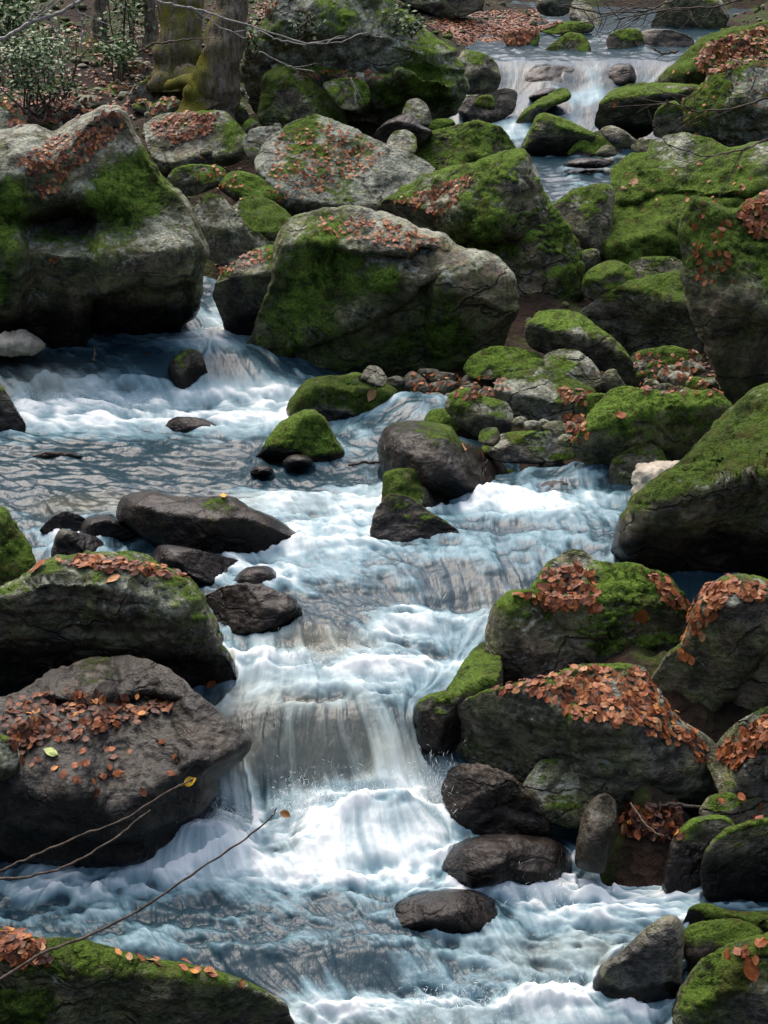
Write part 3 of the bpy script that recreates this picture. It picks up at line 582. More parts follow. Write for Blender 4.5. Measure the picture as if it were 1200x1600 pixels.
rock('446,650 453,625 475,600 502,589 560,587 602,600 620,614 612,635 585,655 530,668 470,668', 11.15, 'oval rock wholly covered in deep green moss with two leaves', moss=1.15, fresh=.2, wl=660, T=.45, wh=.02, warm=.3)
rock('532,600 538,588 552,582 572,586 574,600 550,604', 11.5, 'small green mossy stone behind the oval mossy rock', moss=.8)
rock('563,592 575,572 593,574 606,592 598,604 580,604', 11.45, 'small dark bare stone behind the oval mossy rock', moss=.0, wet=.3)
rock('400,722 415,690 440,660 470,644 492,642 511,658 527,690 540,708 524,730 450,732', 10.5, 'pointed mossy rock alone in the mid stream', moss=.95, fresh=.9, wl=722, T=.4, ridge='400,715 450,680 490,668 540,700', tilt=45, lean=-22, wh=.05)
rock('590,705 595,680 615,662 650,659 700,667 722,690 762,705 792,735 820,767 814,790 740,795 660,792 605,765', 9.65, 'big dark wet boulder with a mossy crest in mid stream', moss=.0, film=.04, wet=.8, wl=780, warm=.35, blobs=[(675,672,32,.85),(715,685,22,.6),(755,725,18,.4),(620,668,20,.4)], T=.6)
rock('662,660 674,641 710,639 742,655 760,672 756,690 718,688 680,678', 10.15, 'low moss rock behind the big dark wet boulder', moss=.85, fresh=.7, wl=684)
rock('696,636 704,615 730,607 756,620 792,630 803,655 790,682 745,682 712,660', 10.65, 'grey rock with mossy left shoulder above the low moss rock', moss=.3, pale=.6, blobs=[(720,620,22,.9)], warm=.3)
rock('748,690 752,672 775,668 782,686 770,698', 10.3, 'small dark stone beside the big dark wet boulder', moss=.1, wet=.5)
rock('598,760 604,738 640,732 682,742 712,760 740,788 715,806 640,810 600,800', 9.42, 'low dark mossy rock awash below the big dark wet boulder', moss=.95, fresh=.3, wl=797, wet=.1, wh=.03)
rock('578,838 588,795 610,772 640,777 672,800 716,830 702,850 650,854 598,852', 9.1, 'dark pointed wet rock splitting the mid stream', moss=.12, wet=.75, wl=842, blobs=[(618,785,16,.6)])
# small stones awash
AW = [('838,730 850,716 872,715 884,728 860,736', 10.35, 'small dark stone awash above the flat rapids on the right'), ('830,765 850,752 885,750 908,764 880,774 845,774', 10.0, 'flat dark stone awash in the rapids by the big dark wet boulder'), 
      ('440,725 455,711 480,712 490,724 465,730', 10.35, 'small wet stone below the pointed mossy rock'), ('390,738 400,728 420,728 428,738 410,743', 10.2, 'tiny dark stone awash left of the pointed mossy rock'),
      ('46,716 70,706 110,706 134,716 95,723', 10.7, 'flat dark stone barely breaking the left pool'), ('250,672 275,652 320,655 345,672 300,682', 11.35, 'wet stone half drowned below the left cascade')]
for a, b, l in AW: rock(a, b, l, moss=.0, wet=1, T=.15)
# left cascade
rock('262,580 272,558 298,545 316,556 326,590 318,612 280,612', 12.2, 'dark wet rock splitting the left cascade', wl=603, moss=.15, wet=.7)
rock('138,566 160,552 215,547 262,550 270,570 200,576', 12.5, 'dark ledge along the crest of the left cascade', moss=.1, wet=.9, T=.2)
rock('305,556 330,545 372,536 392,540 388,562 340,566', 12.6, 'flat wet ledge stone above the small side fall', moss=.05, wet=.8, T=.3)
rock('-50,690 -50,596 0,603 22,635 40,667 22,690', 11.5, 'dark wet rock at the left edge below the left cascade', moss=.1, wet=.6, wl=680)
# mid left
rock('182,805 192,776 230,767 270,777 320,779 362,777 392,795 432,812 467,835 486,850 462,870 400,875 340,876 270,872 228,845 195,825', 9.25, 'long dark wet rock with a moss stripe across the left rapids', moss=.0, film=0, wet=.9, wl=862, warm=.5, blobs=[(335,793,20,.8),(358,800,14,.5)], T=.5)
rock('62,830 80,808 100,799 130,808 134,824 95,840', 9.55, 'small black wet stone at the left beside the wet ledge', wl=833, moss=.0, wet=1)
rock('80,866 87,838 97,826 120,832 152,840 174,865 165,890 90,890', 8.95, 'brown wet stone with a light peak on the left', wl=872, moss=.0, wet=.4, warm=.8)
rock('122,832 135,812 165,805 206,824 219,840 180,848 140,848', 9.25, 'smooth dark wet stone in the left rapids', wl=843, moss=.0, wet=1, T=.25)
rock('234,875 253,852 300,857 350,869 380,880 386,894 360,912 310,914 262,898', 8.65, 'long black wet stone below the long mossy striped rock', wl=906, moss=.0, wet=1, T=.3)
rock('360,912 383,888 420,885 434,902 415,922 380,925', 8.5, 'small black wet stone right of the long black wet stone', wl=918, moss=.0, wet=1, T=.2)
rock('314,940 346,918 400,911 452,930 470,952 442,985 400,995 350,990 320,970', 8.35, 'rough wet stone in the rapids beside the overhanging slab', wl=987, moss=.0, wet=1, rough=1.8, warm=.4)
rock('-60,930 -60,796 0,791 21,812 42,845 58,882 48,920 0,935', 8.2, 'mossy boulder at the left edge above the overhanging slab', moss=.85, fresh=.5)
rock('155,885 165,868 195,861 232,868 262,900 240,920 180,915', 8.2, 'low mossy stone peeping over the overhanging slab', moss=.6)
rock('-70,945 0,922 40,893 70,874 130,864 180,868 240,882 282,897 312,925 332,965 352,1010 370,1062 366,1092 340,1100 305,1092 270,1110 220,1120 100,1130 -70,1130', 7.75, 'thick overhanging slab with mossy leafy top on the left', 
     ridge='-70,950,0 70,948,0 150,940,0 210,950,0 300,945,.05 370,1050,.35', tilt=26, lean=42, moss=.42, fresh=.6, pale=.5, warm=.5, strata=1.6, rough=1.3, wl=1092, T=.7, blobs=[(310,935,25,.7),(160,905,25,.5)], bare=[(150,1020,140,1)], facets=2)
rock('-70,1110 0,1088 40,1074 80,1049 130,1031 200,1027 262,1045 312,1085 352,1120 387,1156 378,1185 345,1210 330,1250 292,1305 240,1350 180,1372 90,1370 0,1375 -70,1375', 6.95, 'large wet boulder at lower left strewn with leaves, black underneath',
     ridge='-70,1220,0 0,1232,0 90,1246,0 180,1272,0 240,1262,.02 300,1215,.05 387,1160,.3', tilt=24, lean=38, moss=.0, film=.06, wet=.85, wl=1340, pale=.6, warm=.2, rough=1.5, strata=1.2, T=.8, blobs=[(150,1050,45,.4),(60,1080,30,.3)], facets=4, steps=[('60,1090 150,1092 230,1085 290,1095', .10, 40)])
rock('-50,1215 -50,1155 0,1148 24,1160 32,1195 10,1218', 6.55, 'small pale stone at the left edge on the large wet boulder', moss=.2, pale=.5, T=.12)
rock('-70,1460 0,1454 50,1469 110,1467 150,1479 200,1494 262,1505 332,1520 382,1535 422,1552 450,1585 455,1680 -70,1680', 5.62, 'mossy rimmed rock with a brown streaked face in the lower left corner',
     ridge='-70,1500,0 50,1505,0 150,1515,0 260,1530,0 340,1550,0 450,1600,.1', tilt=14, lean=-24, moss=.5, fresh=.35, warm=1.1, film=.2, T=.4, bare=[(150,1600,70,.9),(260,1600,70,.9),(350,1600,50,.8)], blobs=[(40,1560,40,.8),(170,1500,40,.4),(300,1530,40,.4)], facets=2)
# right foreground
rock('828,938 849,890 874,866 910,861 936,877 990,884 1042,899 1072,935 1082,968 1064,1020 1020,1060 960,1070 890,1010', 7.95, 'mossy boulder topped with brown leaves behind the blunt mossy boulder', moss=.5, fresh=.75, warm=.4, pale=.4, rough=1.6, strata=1.6, ridge='828,935 900,935 990,975 1082,960', tilt=40, lean=16, blobs=[(990,900,35,.7),(950,930,30,.5)], bare=[(890,890,35,.9)])
rock('750,1064 759,1000 769,950 794,926 830,924 872,934 922,945 957,965 970,987 963,1014 942,1050 900,1085 830,1110 765,1105', 7.55, 'blunt rounded boulder with a mossy shoulder on the right', wl=1090, moss=.26, fresh=.6, warm=.7, pale=.3, ridge='752,960 800,950 880,955 970,985', tilt=30, lean=4, blobs=[(800,940,30,.9),(860,945,25,.5),(930,960,22,.5)], bare=[(850,1040,60,.7)], T=.45)
rock('643,1160 641,1115 664,1090 700,1078 722,1038 752,1003 780,1008 785,1100 745,1130 722,1165 690,1190 660,1188', 7.5, 'dark wet mossy ledge at the right side of the main fall', wl=1175, moss=.3, wet=.55, warm=.4, c=(710,1105), T=.4, blobs=[(740,1030,18,.5)])
rock('697,1155 713,1105 760,1084 840,1064 900,1044 960,1042 1002,1045 1032,1085 1062,1125 1102,1150 1128,1190 1125,1235 1060,1262 960,1285 900,1240 840,1225 780,1215 715,1210', 6.95, 'flat wedge slab thickly covered with rust coloured leaves',
     ridge='697,1135,.1 740,1128,0 840,1124,0 900,1130,0 960,1140,0 1050,1172,0 1128,1200,.05', tilt=22, lean=14, moss=.05, warm=.2, pale=.35, wet=.15, strata=1.6, rough=1.2, T=.6, facets=2, c=(900,1150))
rock('690,1232 708,1200 750,1194 802,1214 842,1258 860,1305 800,1325 740,1318 703,1275', 6.85, 'dark red wet rock under the leaf covered slab', moss=.0, wet=.85, warm=.7, wl=1310, rough=1.8)
rock('816,1228 848,1189 900,1192 948,1224 960,1255 932,1280 890,1294 848,1282 822,1256', 6.85, 'light striped block under the leaf covered slab', moss=.08, pale=.4, warm=.4, strata=2)
rock('1018,1085 1028,1040 1068,1000 1084,950 1118,911 1150,899 1200,908 1270,915 1270,1170 1180,1150 1110,1180 1075,1140', 7.35, 'brown grey boulder with a drift of orange leaves at the right edge', moss=.1, warm=.8, pale=.3, ridge='1018,1075,.1 1060,1050,0 1120,1005,0 1200,980,0 1270,975,0', tilt=42, lean=14, T=.6, steps=[('1090,1130 1140,1080 1200,1010 1270,970', .12, 120)])
rock('1105,1190 1130,1148 1160,1124 1200,1104 1270,1098 1270,1290 1180,1285 1130,1245', 6.85, 'leafy purple grey rock at the right edge under the brown grey boulder', moss=.2, warm=.2, tilt=35, ridge='1105,1215 1200,1200 1270,1190')
rock('900,1352 904,1300 914,1265 930,1245 946,1239 963,1254 965,1290 954,1335 942,1365', 6.5, 'upright brown stone with a trickle running down it', moss=.0, film=0, warm=1, wet=.7, T=.15, c=(934,1295))
rock('680,1358 708,1320 760,1304 820,1302 872,1314 897,1345 888,1392 820,1400 745,1398 695,1382', 6.52, 'round dark wet rock streaming with white water', moss=.0, wet=1, wl=1385, T=.4)
rock('1036,1392 1043,1335 1058,1300 1084,1279 1130,1274 1153,1300 1145,1360 1136,1402 1060,1406', 6.5, 'dark rock with a mossy left crown at the right', moss=.35, fresh=.7, wl=1392, warm=.2, blobs=[(1075,1295,22,.8)], strata=1.6)
rock('1095,1362 1104,1330 1130,1300 1170,1284 1210,1278 1270,1276 1270,1415 1130,1410 1100,1400', 6.38, 'rounded rock with a thick moss cap at the right edge', moss=.5, fresh=.6, wl=1398, ridge='1095,1350 1150,1330 1270,1325', tilt=35, lean=12)
rock('1092,1270 1108,1245 1140,1239 1165,1249 1200,1248 1220,1285 1150,1300 1108,1290', 6.75, 'low grey stone with green tinge behind the moss capped rock', moss=.35, pale=.3)
rock('922,1560 938,1510 968,1488 998,1460 1034,1434 1058,1432 1068,1455 1065,1515 1062,1575 1000,1580', 6.0, 'bare purple grey slab standing in the foreground water', moss=.0, film=.0, wet=.3, warm=-.8, pale=-1.5, wl=1565, wh=.05, ridge='922,1530,.05 1000,1500,.0 1068,1445,.02', tilt=80, lean=-12, T=.25, strata=.4, rough=.7, facets=2)
rock('1066,1470 1077,1420 1100,1412 1150,1424 1270,1432 1270,1500 1150,1490', 6.12, 'long low mossy rock behind the small moss mound', wl=1475, moss=.6, fresh=.2)
rock('1066,1465 1088,1442 1150,1437 1187,1452 1194,1474 1152,1505 1110,1530 1078,1525', 5.98, 'small deep green moss mound beside the purple grey slab', moss=.8, fresh=.3, wl=1520)
rock('1050,1590 1062,1545 1098,1500 1150,1471 1200,1459 1270,1448 1270,1690 1100,1690 1055,1640', 5.7, 'smooth mossy rock in the lower right corner with leaves', moss=.42, fresh=.5, pale=.3, ridge='1050,1570 1120,1530 1200,1520 1270,1510', tilt=50, lean=-20, blobs=[(1110,1540,45,.6)], bare=[(1190,1560,40,.9)], T=.45)

for i in range(26):
    R = np.random.default_rng(i + 350); x, y = R.uniform(-5, 300), R.uniform(80, 195); a = R.uniform(9, 24); b = a * R.uniform(.5, .85); k = np.arange(8) / 8 * 2 * np.pi + R.uniform(0, 1); q = R.uniform(.82, 1.2, 8)
    yy_ = np.interp(y, [80, 150, 200], [21.5, 18.9, 17.1])
    rock(np.c_[x + a * q * np.cos(k), y + b * q * np.sin(k)], yy_ - .1, 'small grey green stone in the leaf litter of the upper left bank', name='bank_stone', cat='stone', group='stones in the upper left bank litter', moss=R.uniform(.05, .6), pale=.8, warm=.5, N=22, facets=4)

rock('585,1462 600,1425 630,1402 685,1391 740,1391 776,1405 795,1440 790,1468 700,1475', 6.36, 'dark rounded rock half drowned under a thin veil of water', moss=0, wet=1, T=.3, rough=.5, wl=1456, film=0, facets=2)


# ------------------------------------------------------------------ water sheets
def blur(a, n):
    for _ in range(3):
        for ax in (0, 1):
            k = 2 * n + 1
            pad = [(0, 0), (0, 0)]; pad[ax] = (n + 1, n)
            cs = np.cumsum(np.pad(a, pad, mode='edge'), axis=ax)
            a = (np.take(cs, np.arange(k, cs.shape[ax]), ax) - np.take(cs, np.arange(0, cs.shape[ax] - k), ax)) / k
    return a

def lic(src, vi, vj, L):
    n, m = src.shape; I, J = np.meshgrid(np.arange(n, dtype=float), np.arange(m, dtype=float), indexing='ij')
    acc = src.copy(); cnt = 1
    for sgn in (1, -1):
        i, j = I.copy(), J.copy()
        for k in range(L):
            a = np.clip(i, 0, n - 1).astype(np.int32); b = np.clip(j, 0, m - 1).astype(np.int32)
            i = i + sgn * vi[a, b]; j = j + sgn * vj[a, b]
            a = np.clip(i + .5, 0, n - 1).astype(np.int32); b = np.clip(j + .5, 0, m - 1).astype(np.int32)
            acc += src[a, b]; cnt += 1
    acc /= cnt
    acc -= acc.mean(); return acc / (acc.std() + 1e-9)

def project(p):
    d = p - CAM; fw = d[..., 1] * CP - d[..., 2] * SP; u = d[..., 1] * SP + d[..., 2] * CP
    return 600 + F * d[..., 0] / fw, 800 - F * u / fw

def water(name, label, zf, y0, y1, u0, u1, nr, ncol, flow, foam, humps, seed, base, turb=1.0):
    w = np.linspace(1 / y0, 1 / y1, nr); us = np.linspace(u0, u1, ncol)
    ww, uu = np.meshgrid(w, us, indexing='ij'); yy = 1 / ww; K = .2; xx = uu * yy * K
    z0 = zf(xx, yy); z0 = blur(z0, 3)
    p0 = np.stack([xx, yy, z0], -1); px, py = project(p0)
    for hx, hy, hY, rx, ry, amp in humps:
        hc = P(hx, hy, hY); z0 = z0 + amp * np.exp(-((xx - hc[0]) / rx) ** 2 - ((yy - hc[1]) / ry) ** 2)
    # where stones stand in the water
    st_ = 3; mk = np.zeros(z0[::st_, ::st_].shape)
    for i in range(mk.shape[0]):
        for j in range(mk.shape[1]):
            a_, b_ = i * st_, j * st_; h_ = BV.ray_cast(Vector((xx[a_, b_], yy[a_, b_], z0[a_, b_] + 2.5)), Vector((0, 0, -1)))
            if h_[0] is not None and h_[0].z > z0[a_, b_] + .015: mk[i, j] = 1
    mk = np.repeat(np.repeat(mk, st_, 0), st_, 1)[:nr, :ncol]; mk = blur(mk, 1)
    m1_ = blur(mk, 5); m2_ = blur(mk, 14)
    collar = np.clip(m1_ * 2.2, 0, 1) * (1 - sstep(.5, .95, mk))
    # flow direction
    fp = np.array([P(a, b, c)[:2] for a, b, c, _, _ in flow]); fv = np.array([[d, e] for *_, d, e in flow], float)
    vx = np.zeros_like(xx); vy = np.zeros_like(xx); ws = 0
    for q, v in zip(fp, fv):
        k = 1 / (((xx - q[0]) ** 2 + (yy - q[1]) ** 2) ** 1.2 + .03); vx += k * v[0]; vy += k * v[1]; ws = ws + k
    vx /= ws; vy /= ws
    gx = np.gradient(z0, axis=1) / (np.gradient(xx, axis=1) + 1e-9); gy = np.gradient(z0, axis=0) / (np.gradient(yy, axis=0) - 0)
    gx = blur(gx, 5); gy = blur(gy, 5)
    vx = vx - 1.1 * np.clip(gx, -1, 1); vy = vy - 1.1 * np.clip(gy, -.3, 1.2)
    tn = np.stack([xx * 2.2, yy * 2.2, np.full_like(xx, seed)], -1)
    vx += .45 * turb * fbm(tn, 3) + .16 * turb * fbm(tn * 2.6 + 7, 2); vy += .35 * turb * fbm(tn + 31, 3) + .12 * turb * fbm(tn * 2.6 + 51, 2)
    mgx = np.gradient(m2_, axis=1) / (np.gradient(xx, axis=1) + 1e-9); mgy = np.gradient(m2_, axis=0) / np.gradient(yy, axis=0)
    mg = np.hypot(mgx, mgy) + 1e-6; ux, uy = mgx / mg, mgy / mg; into = np.clip(vx * ux + vy * uy, 0, None) * np.clip(m2_ * 4, 0, 1)
    vx -= into * ux; vy -= into * uy
    sp = np.hypot(vx, vy) + 1e-6; vx /= sp; vy /= sp
    dj = (vx - uu * K * vy) / (yy * K) / (us[1] - us[0]); di = -vy / yy ** 2 / (w[1] - w[0])
    q = np.hypot(di, dj) + 1e-9; di /= q; dj /= q
    R = np.random.default_rng(seed)
    l0 = lic(R.random(xx.shape), di, dj, 16); l1 = lic(blur(R.random(xx.shape), 1), di, dj, 28); l2 = lic(blur(R.random(xx.shape), 4), di, dj, 45); l3 = lic(blur(R.random(xx.shape), 11), di, dj, 70)
    Fm = np.full_like(xx, base); Cl = np.zeros_like(xx)
    for fx, fy, rx, ry, am in foam:
        if rx < 0: Cl += am * np.exp(-((px - fx) / rx) ** 2 - ((py - fy) / ry) ** 2)
        else: Fm += am * np.exp(-((px - fx) / rx) ** 2 - ((py - fy) / ry) ** 2)
    steep = sstep(.12, .8, np.hypot(gx, gy))
    n3 = np.stack([xx, yy, z0], -1)
    t1 = fbm(n3 * np.array([5, 7, 5]) + seed, 4); t2 = fbm(n3 * 17 + seed, 4)
    Fc = np.clip(Fm - .16 - .07 * (1 - sstep(.35, .7, Fm)), -.3, .72); flat = 1 - sstep(.0, .75, steep)
    c1 = ridged(n3 * np.array([3.2, 8.0, 3]) + seed, 3); c2 = fbm(n3 * np.array([9, 22, 10]) + seed, 4, .6); c3 = fbm(n3 * np.array([24, 56, 20]) + seed, 3, .6)
    c1 = lic(c1, di, dj, 5); c2 = lic(c2, di, dj, 4); c3 = lic(c3, di, dj, 3)
    tl = lic(fbm(n3 * np.array([4, 9, 5]) + seed, 4), di, dj, 14); t2 = t2 * .5
    wild = np.clip(Fc, .05, 1)
    fo = Fc + (.11 * l3 + .09 * l2 + .05 * l1 + .02 * l0) * (1 - .75 * flat) + flat * (.5 + wild) * (.070 * c1 + .120 * c2 + .085 * c3) + .05 * tl + .30 * collar * (.35 + np.clip(Fc, 0, 1)) * (1 + .5 * c2)
    wild = np.clip(Fc, .15, 1)
    z = z0 + turb * flat * (.017 * c1 * (.22 + wild) + .0060 * c2 * (.6 + wild) + .0017 * c3 * (.7 + wild)) + .02 * collar + (1 - .6 * steep) * turb * (.018 * t1 * (.3 + wild) + .007 * tl * (.5 + wild)) + .006 * l3 + .004 * l2 + .002 * l1 + .0008 * l0
    # strip what the banks cover
    gzz = gz(xx[::4, ::4], yy[::4, ::4]); ok = np.repeat(np.repeat(gzz, 4, 0), 4, 1)[:nr, :ncol] < z + .25
    f = grid_faces(nr, ncol); keep = ok.ravel()[f].any(1)
    f = f[keep]; used = np.unique(f); re = np.full(nr * ncol, -1, np.int64); re[used] = np.arange(len(used))
    sel = lambda a: a.reshape(nr * ncol, -1)[used].squeeze()
    v = sel(np.stack([xx, yy, z], -1))
    along = np.cumsum(np.hypot(np.gradient(yy, axis=0), np.gradient(z0, axis=0)), 0)
    flowc = np.stack([xx - .0 * along + .15 * l3 * 0, along, np.zeros_like(xx)], -1)
    f = re[f]
    va = v[f[0]]
    if np.cross(va[1] - va[0], va[2] - va[0])[2] < 0: f = f[:, ::-1]
    o = mesh_obj(name, v, f, M_WATER, attrs={'foam': np.clip(sel(fo), 0, 1.2), 'clear': np.clip(sel(Cl + .10 * l3 * (Cl > .1)), 0, 1), 'streak': sel(l2), 'flow': sel(flowc)})
    tag(o, label, kind='structure'); return o

# ------------------------------------------------------------------ fallen leaves, laid on whatever surface lies there
def leaf_shape(kind, R):
    n, m = 9, 5
    t = np.linspace(0, 1, n); w = .33 * np.sin(np.pi * t ** .8) ** .8 * (1 + .06 * np.cos(t * 40)); w[0] = w[-1] = .012
    s = np.linspace(-1, 1, m); fold = R.uniform(.0, .22); curl = R.uniform(-.3, .3); tw = R.uniform(-.6, .6)
    X = t[:, None] - .5 + 0 * s[None]; Yc = w[:, None] * s[None]; Z = np.abs(s)[None] * w[:, None] * fold
    Z = Z + curl * .55 * ((X) ** 2 - .12) + .05 * np.sin(6 * t + R.uniform(0, 6))[:, None] * s[None] ** 2 + tw * X * Yc
    v = np.stack([X, Yc, Z], -1).reshape(-1, 3)
    st = np.array([[-.5, .012, 0], [-.5, -.012, 0], [-.78, -.009, .03], [-.78, .009, .03]])
    f = grid_faces(n, m)
    return np.concatenate([v, st]), np.concatenate([f, [[n * m, n * m + 1, n * m + 2, n * m + 3]]])
_lr = np.random.default_rng(21)
LV = [leaf_shape(i, _lr) for i in range(9)]
LEAF_ME = []
for v_, f_ in LV:
    o_ = mesh_obj('fallen_leaf', v_, f_, M_LEAF); LEAF_ME.append(o_.data); bpy.data.objects.remove(o_)

allv, allf, off = [], [], 0
for o_, v_, f_ in ROCKS:
    allv.append(v_); allf.append(f_ + off); off += len(v_)
gme = ground.data; gv = np.zeros(len(gme.vertices) * 3, np.float32); gme.vertices.foreach_get('co', gv); gv = gv.reshape(-1, 3)
gf = np.zeros(len(gme.polygons) * 4, np.int32); gme.loops.foreach_get('vertex_index', gf); gf = gf.reshape(-1, 4)
allv.append(gv); allf.append(gf + off)
BV = BVHTree.FromPolygons(np.concatenate(allv).tolist(), np.concatenate(allf).tolist())

def hit(px, py):
    d = P(px, py, 10.0) - CAM; d /= np.linalg.norm(d)
    return BV.ray_cast(Vector(CAM), Vector(d))

def inpoly(x, y, pg):
    c = False
    for i in range(len(pg)):
        x1, y1 = pg[i - 1]; x2, y2 = pg[i]
        if (y1 > y) != (y2 > y) and x < (x2 - x1) * (y - y1) / (y2 - y1) + x1: c = not c
    return c

LEAVES = []      # (size on picture, matrix, variant, tone, label, group)
def put_leaf(px, py, size, tone, label, group, steep=.12, lift=.17):
    h = hit(px, py)
    if h[0] is None: return
    p, n = h[0], h[1]
    if n.dot(p - Vector(CAM)) > 0: n = -n
    if n.z < steep: return
    if p.y < 14.3 and abs(p.x) < p.y * .25 and float(wz_low(p.x, p.y)) > p.z + .01: return
    n = (n + Vector(_lr.normal(0, lift * .6, 3))).normalized()
    a = _lr.uniform(0, 6.28); t = n.cross(Vector((math.cos(a), math.sin(a), .3))).normalized(); b = n.cross(t)
    M = Matrix((t, b, n)).transposed().to_4x4()
    flip = _lr.random() < .4
    if flip: M = M @ Matrix.Rotation(math.pi, 4, 'X')
    M = Matrix.Translation(p + n * (.006 + _lr.random() * .012)) @ M @ Matrix.Scale(size, 4)
    LEAVES.append((size / p.y, M, int(_lr.integers(0, 9)), float(np.clip(tone, 0, 1)), label, group))

def scatter(poly, count, t0, t1, label, group, size=.044, **k):
    pg = [tuple(map(float, w.split(','))) for w in poly.split()]
    xs, ys = zip(*pg); i = 0
    while i < count:
        x, y = _lr.uniform(min(xs), max(xs)), _lr.uniform(min(ys), max(ys))
        if not inpoly(x, y, pg): continue
        i += 1
        put_leaf(x, y, size * _lr.uniform(.62, 1.12), (t0 + (t1 - t0) * _lr.random() ** 1.7) * .92 if _lr.random() < .93 else _lr.choice([.82, .72, .68]), label, group, **k)

scatter('700,1106 760,1080 840,1062 905,1045 1000,1046 1035,1090 1065,1126 1125,1195 1105,1195 1040,1165 955,1133 840,1118 705,1122', 693, .18, .78, 'rust brown beech leaf in the thick layer on the flat wedge slab', 'leaves on the flat wedge slab', steep=.5)
scatter('838,930 850,892 905,882 928,900 935,935 905,948 850,950', 157, .15, .62, 'brown leaf in the heap on the boulder behind the blunt one', 'leaves heaped on the mossy boulder behind the blunt one')
scatter('800,930 925,936 945,958 840,948', 96, .2, .7, 'brown leaf along the top of the blunt mossy boulder', 'leaves along the blunt mossy boulder')
scatter('1015,895 1045,905 1075,950 1060,962 1035,940', 62, .2, .7, 'brown leaf at the right shoulder of the mossy leaf boulder', 'leaves at the right shoulder of the mossy boulder')
scatter('1085,920 1130,904 1198,915 1195,940 1140,932 1112,968 1098,1000 1082,1042 1058,1036 1076,980', 230, .25, .72, 'orange brown leaf in the drift down the brown grey boulder', 'leaves drifted down the brown grey boulder', steep=.0)
scatter('1112,1184 1150,1150 1200,1118 1200,1165 1150,1200', 126, .2, .6, 'red brown leaf on the purple grey rock at the right edge', 'leaves on the purple grey rock')
scatter('85,880 130,868 250,885 300,905 240,900 130,888', 168, .05, .7, 'dull brown leaf on top of the thick overhanging slab', 'leaves on the overhanging slab')
scatter('15,1095 100,1078 250,1085 275,1108 200,1130 100,1160 20,1170 0,1130', 234, .0, .45, 'dark brown leaf matted on the ledge of the large wet boulder', 'leaves matted on the large wet boulder')
scatter('0,1100 290,1100 310,1200 200,1250 20,1215', 52, .15, .6, 'scattered leaf stuck to the large wet boulder', 'scattered leaves on the large wet boulder')
scatter('0,1450 60,1470 80,1505 30,1510 0,1490', 126, .0, .7, 'curled dry leaf on the mossy rimmed rock in the corner', 'leaves on the mossy rimmed rock')
scatter('150,1480 260,1500 330,1520 400,1545 330,1530 200,1500', 18, .4, .95, 'stray leaf along the moss rim of the corner rock', 'stray leaves on the moss rim')
scatter('958,1258 1060,1260 1065,1310 985,1310', 188, .0, .5, 'dark wet leaf in the debris beside the upright brown stone', 'leaf debris beside the upright stone', steep=-.2, lift=1.2)
scatter('1110,1250 1180,1245 1190,1285', 15, .3, .6, 'brown leaf on the low grey stones at the right', 'leaves on the low grey stones')
scatter('1130,1490 1200,1470 1200,1520', 8, .3, .6, 'brown leaf on the smooth mossy rock in the lower right corner', 'leaves on the lower right mossy rock')
O = 'small fallen leaf among the distant litter'; OG = 'distant leaf litter'
scatter('25,255 80,215 160,200 205,185 160,235 105,268 80,325 60,325 48,275', 421, .05, .8, O, OG, .038)
scatter('235,192 290,175 340,180 330,210 270,225 240,208', 314, .1, .55, O, OG, .045)
scatter('430,215 500,190 560,212 605,240 560,280 500,302 430,322 418,280', 314, .3, .85, O, OG, .038)
scatter('615,315 690,288 745,272 705,330 680,352', 188, .1, .75, O, OG, .042)
scatter('480,340 600,345 710,385 640,392 520,370', 126, .2, .8, O, OG, .042)
scatter('1080,95 1110,65 1200,38 1200,90 1100,120', 483, .1, .7, O, OG, .055)
scatter('1040,110 1200,95 1200,215 1060,210', 84, .2, .8, O, OG, .042)
scatter('1150,330 1200,295 1200,370 1175,370', 84, .2, .72, O, OG, .055)
scatter('1085,330 1140,340 1150,440 1085,450', 32, .3, .75, O, OG, .048, steep=-.2)
scatter('660,38 750,18 840,15 895,30 845,48 800,92 760,78 720,72', 1894, .1, .62, O, OG, .055)
scatter('0,40 300,40 330,160 200,185 20,200 0,180', 884, .05, .62, O, OG, .058)
scatter('30,140 120,145 115,168 20,165', 336, .15, .6, O, OG, .058)
scatter('400,0 440,0 400,50 380,70', 126, .1, .6, O, OG, .058)
scatter('460,110 600,112 600,125 470,122', 104, .05, .5, O, OG, .042)
scatter('880,640 905,640 930,690 890,690', 84, .1, .6, O, OG, .042)
scatter('990,555 1130,545 1135,625 1000,615', 126, .05, .7, O, OG, .042)
scatter('640,585 790,590 800,625 650,625', 93, .1, .6, O, OG, .042)
scatter('870,605 925,612 910,640 880,630', 44, .1, .6, O, OG, .042)
scatter('335,410 420,385 425,405 350,430', 42, .2, .7, O, OG, .042)
scatter('20,420 100,400 90,440 40,450', 44, .5, 1., O, OG, .045, steep=-.3)
scatter('950,275 1180,240 1180,340 960,330', 27, .3, .8, O, OG, .048, steep=-.1)
scatter('1030,190 1070,160 1060,210', 27, .3, .6, O, OG, .05)
scatter('300,230 400,290 380,320 310,290', 37, .3, .8, O, OG, .042)
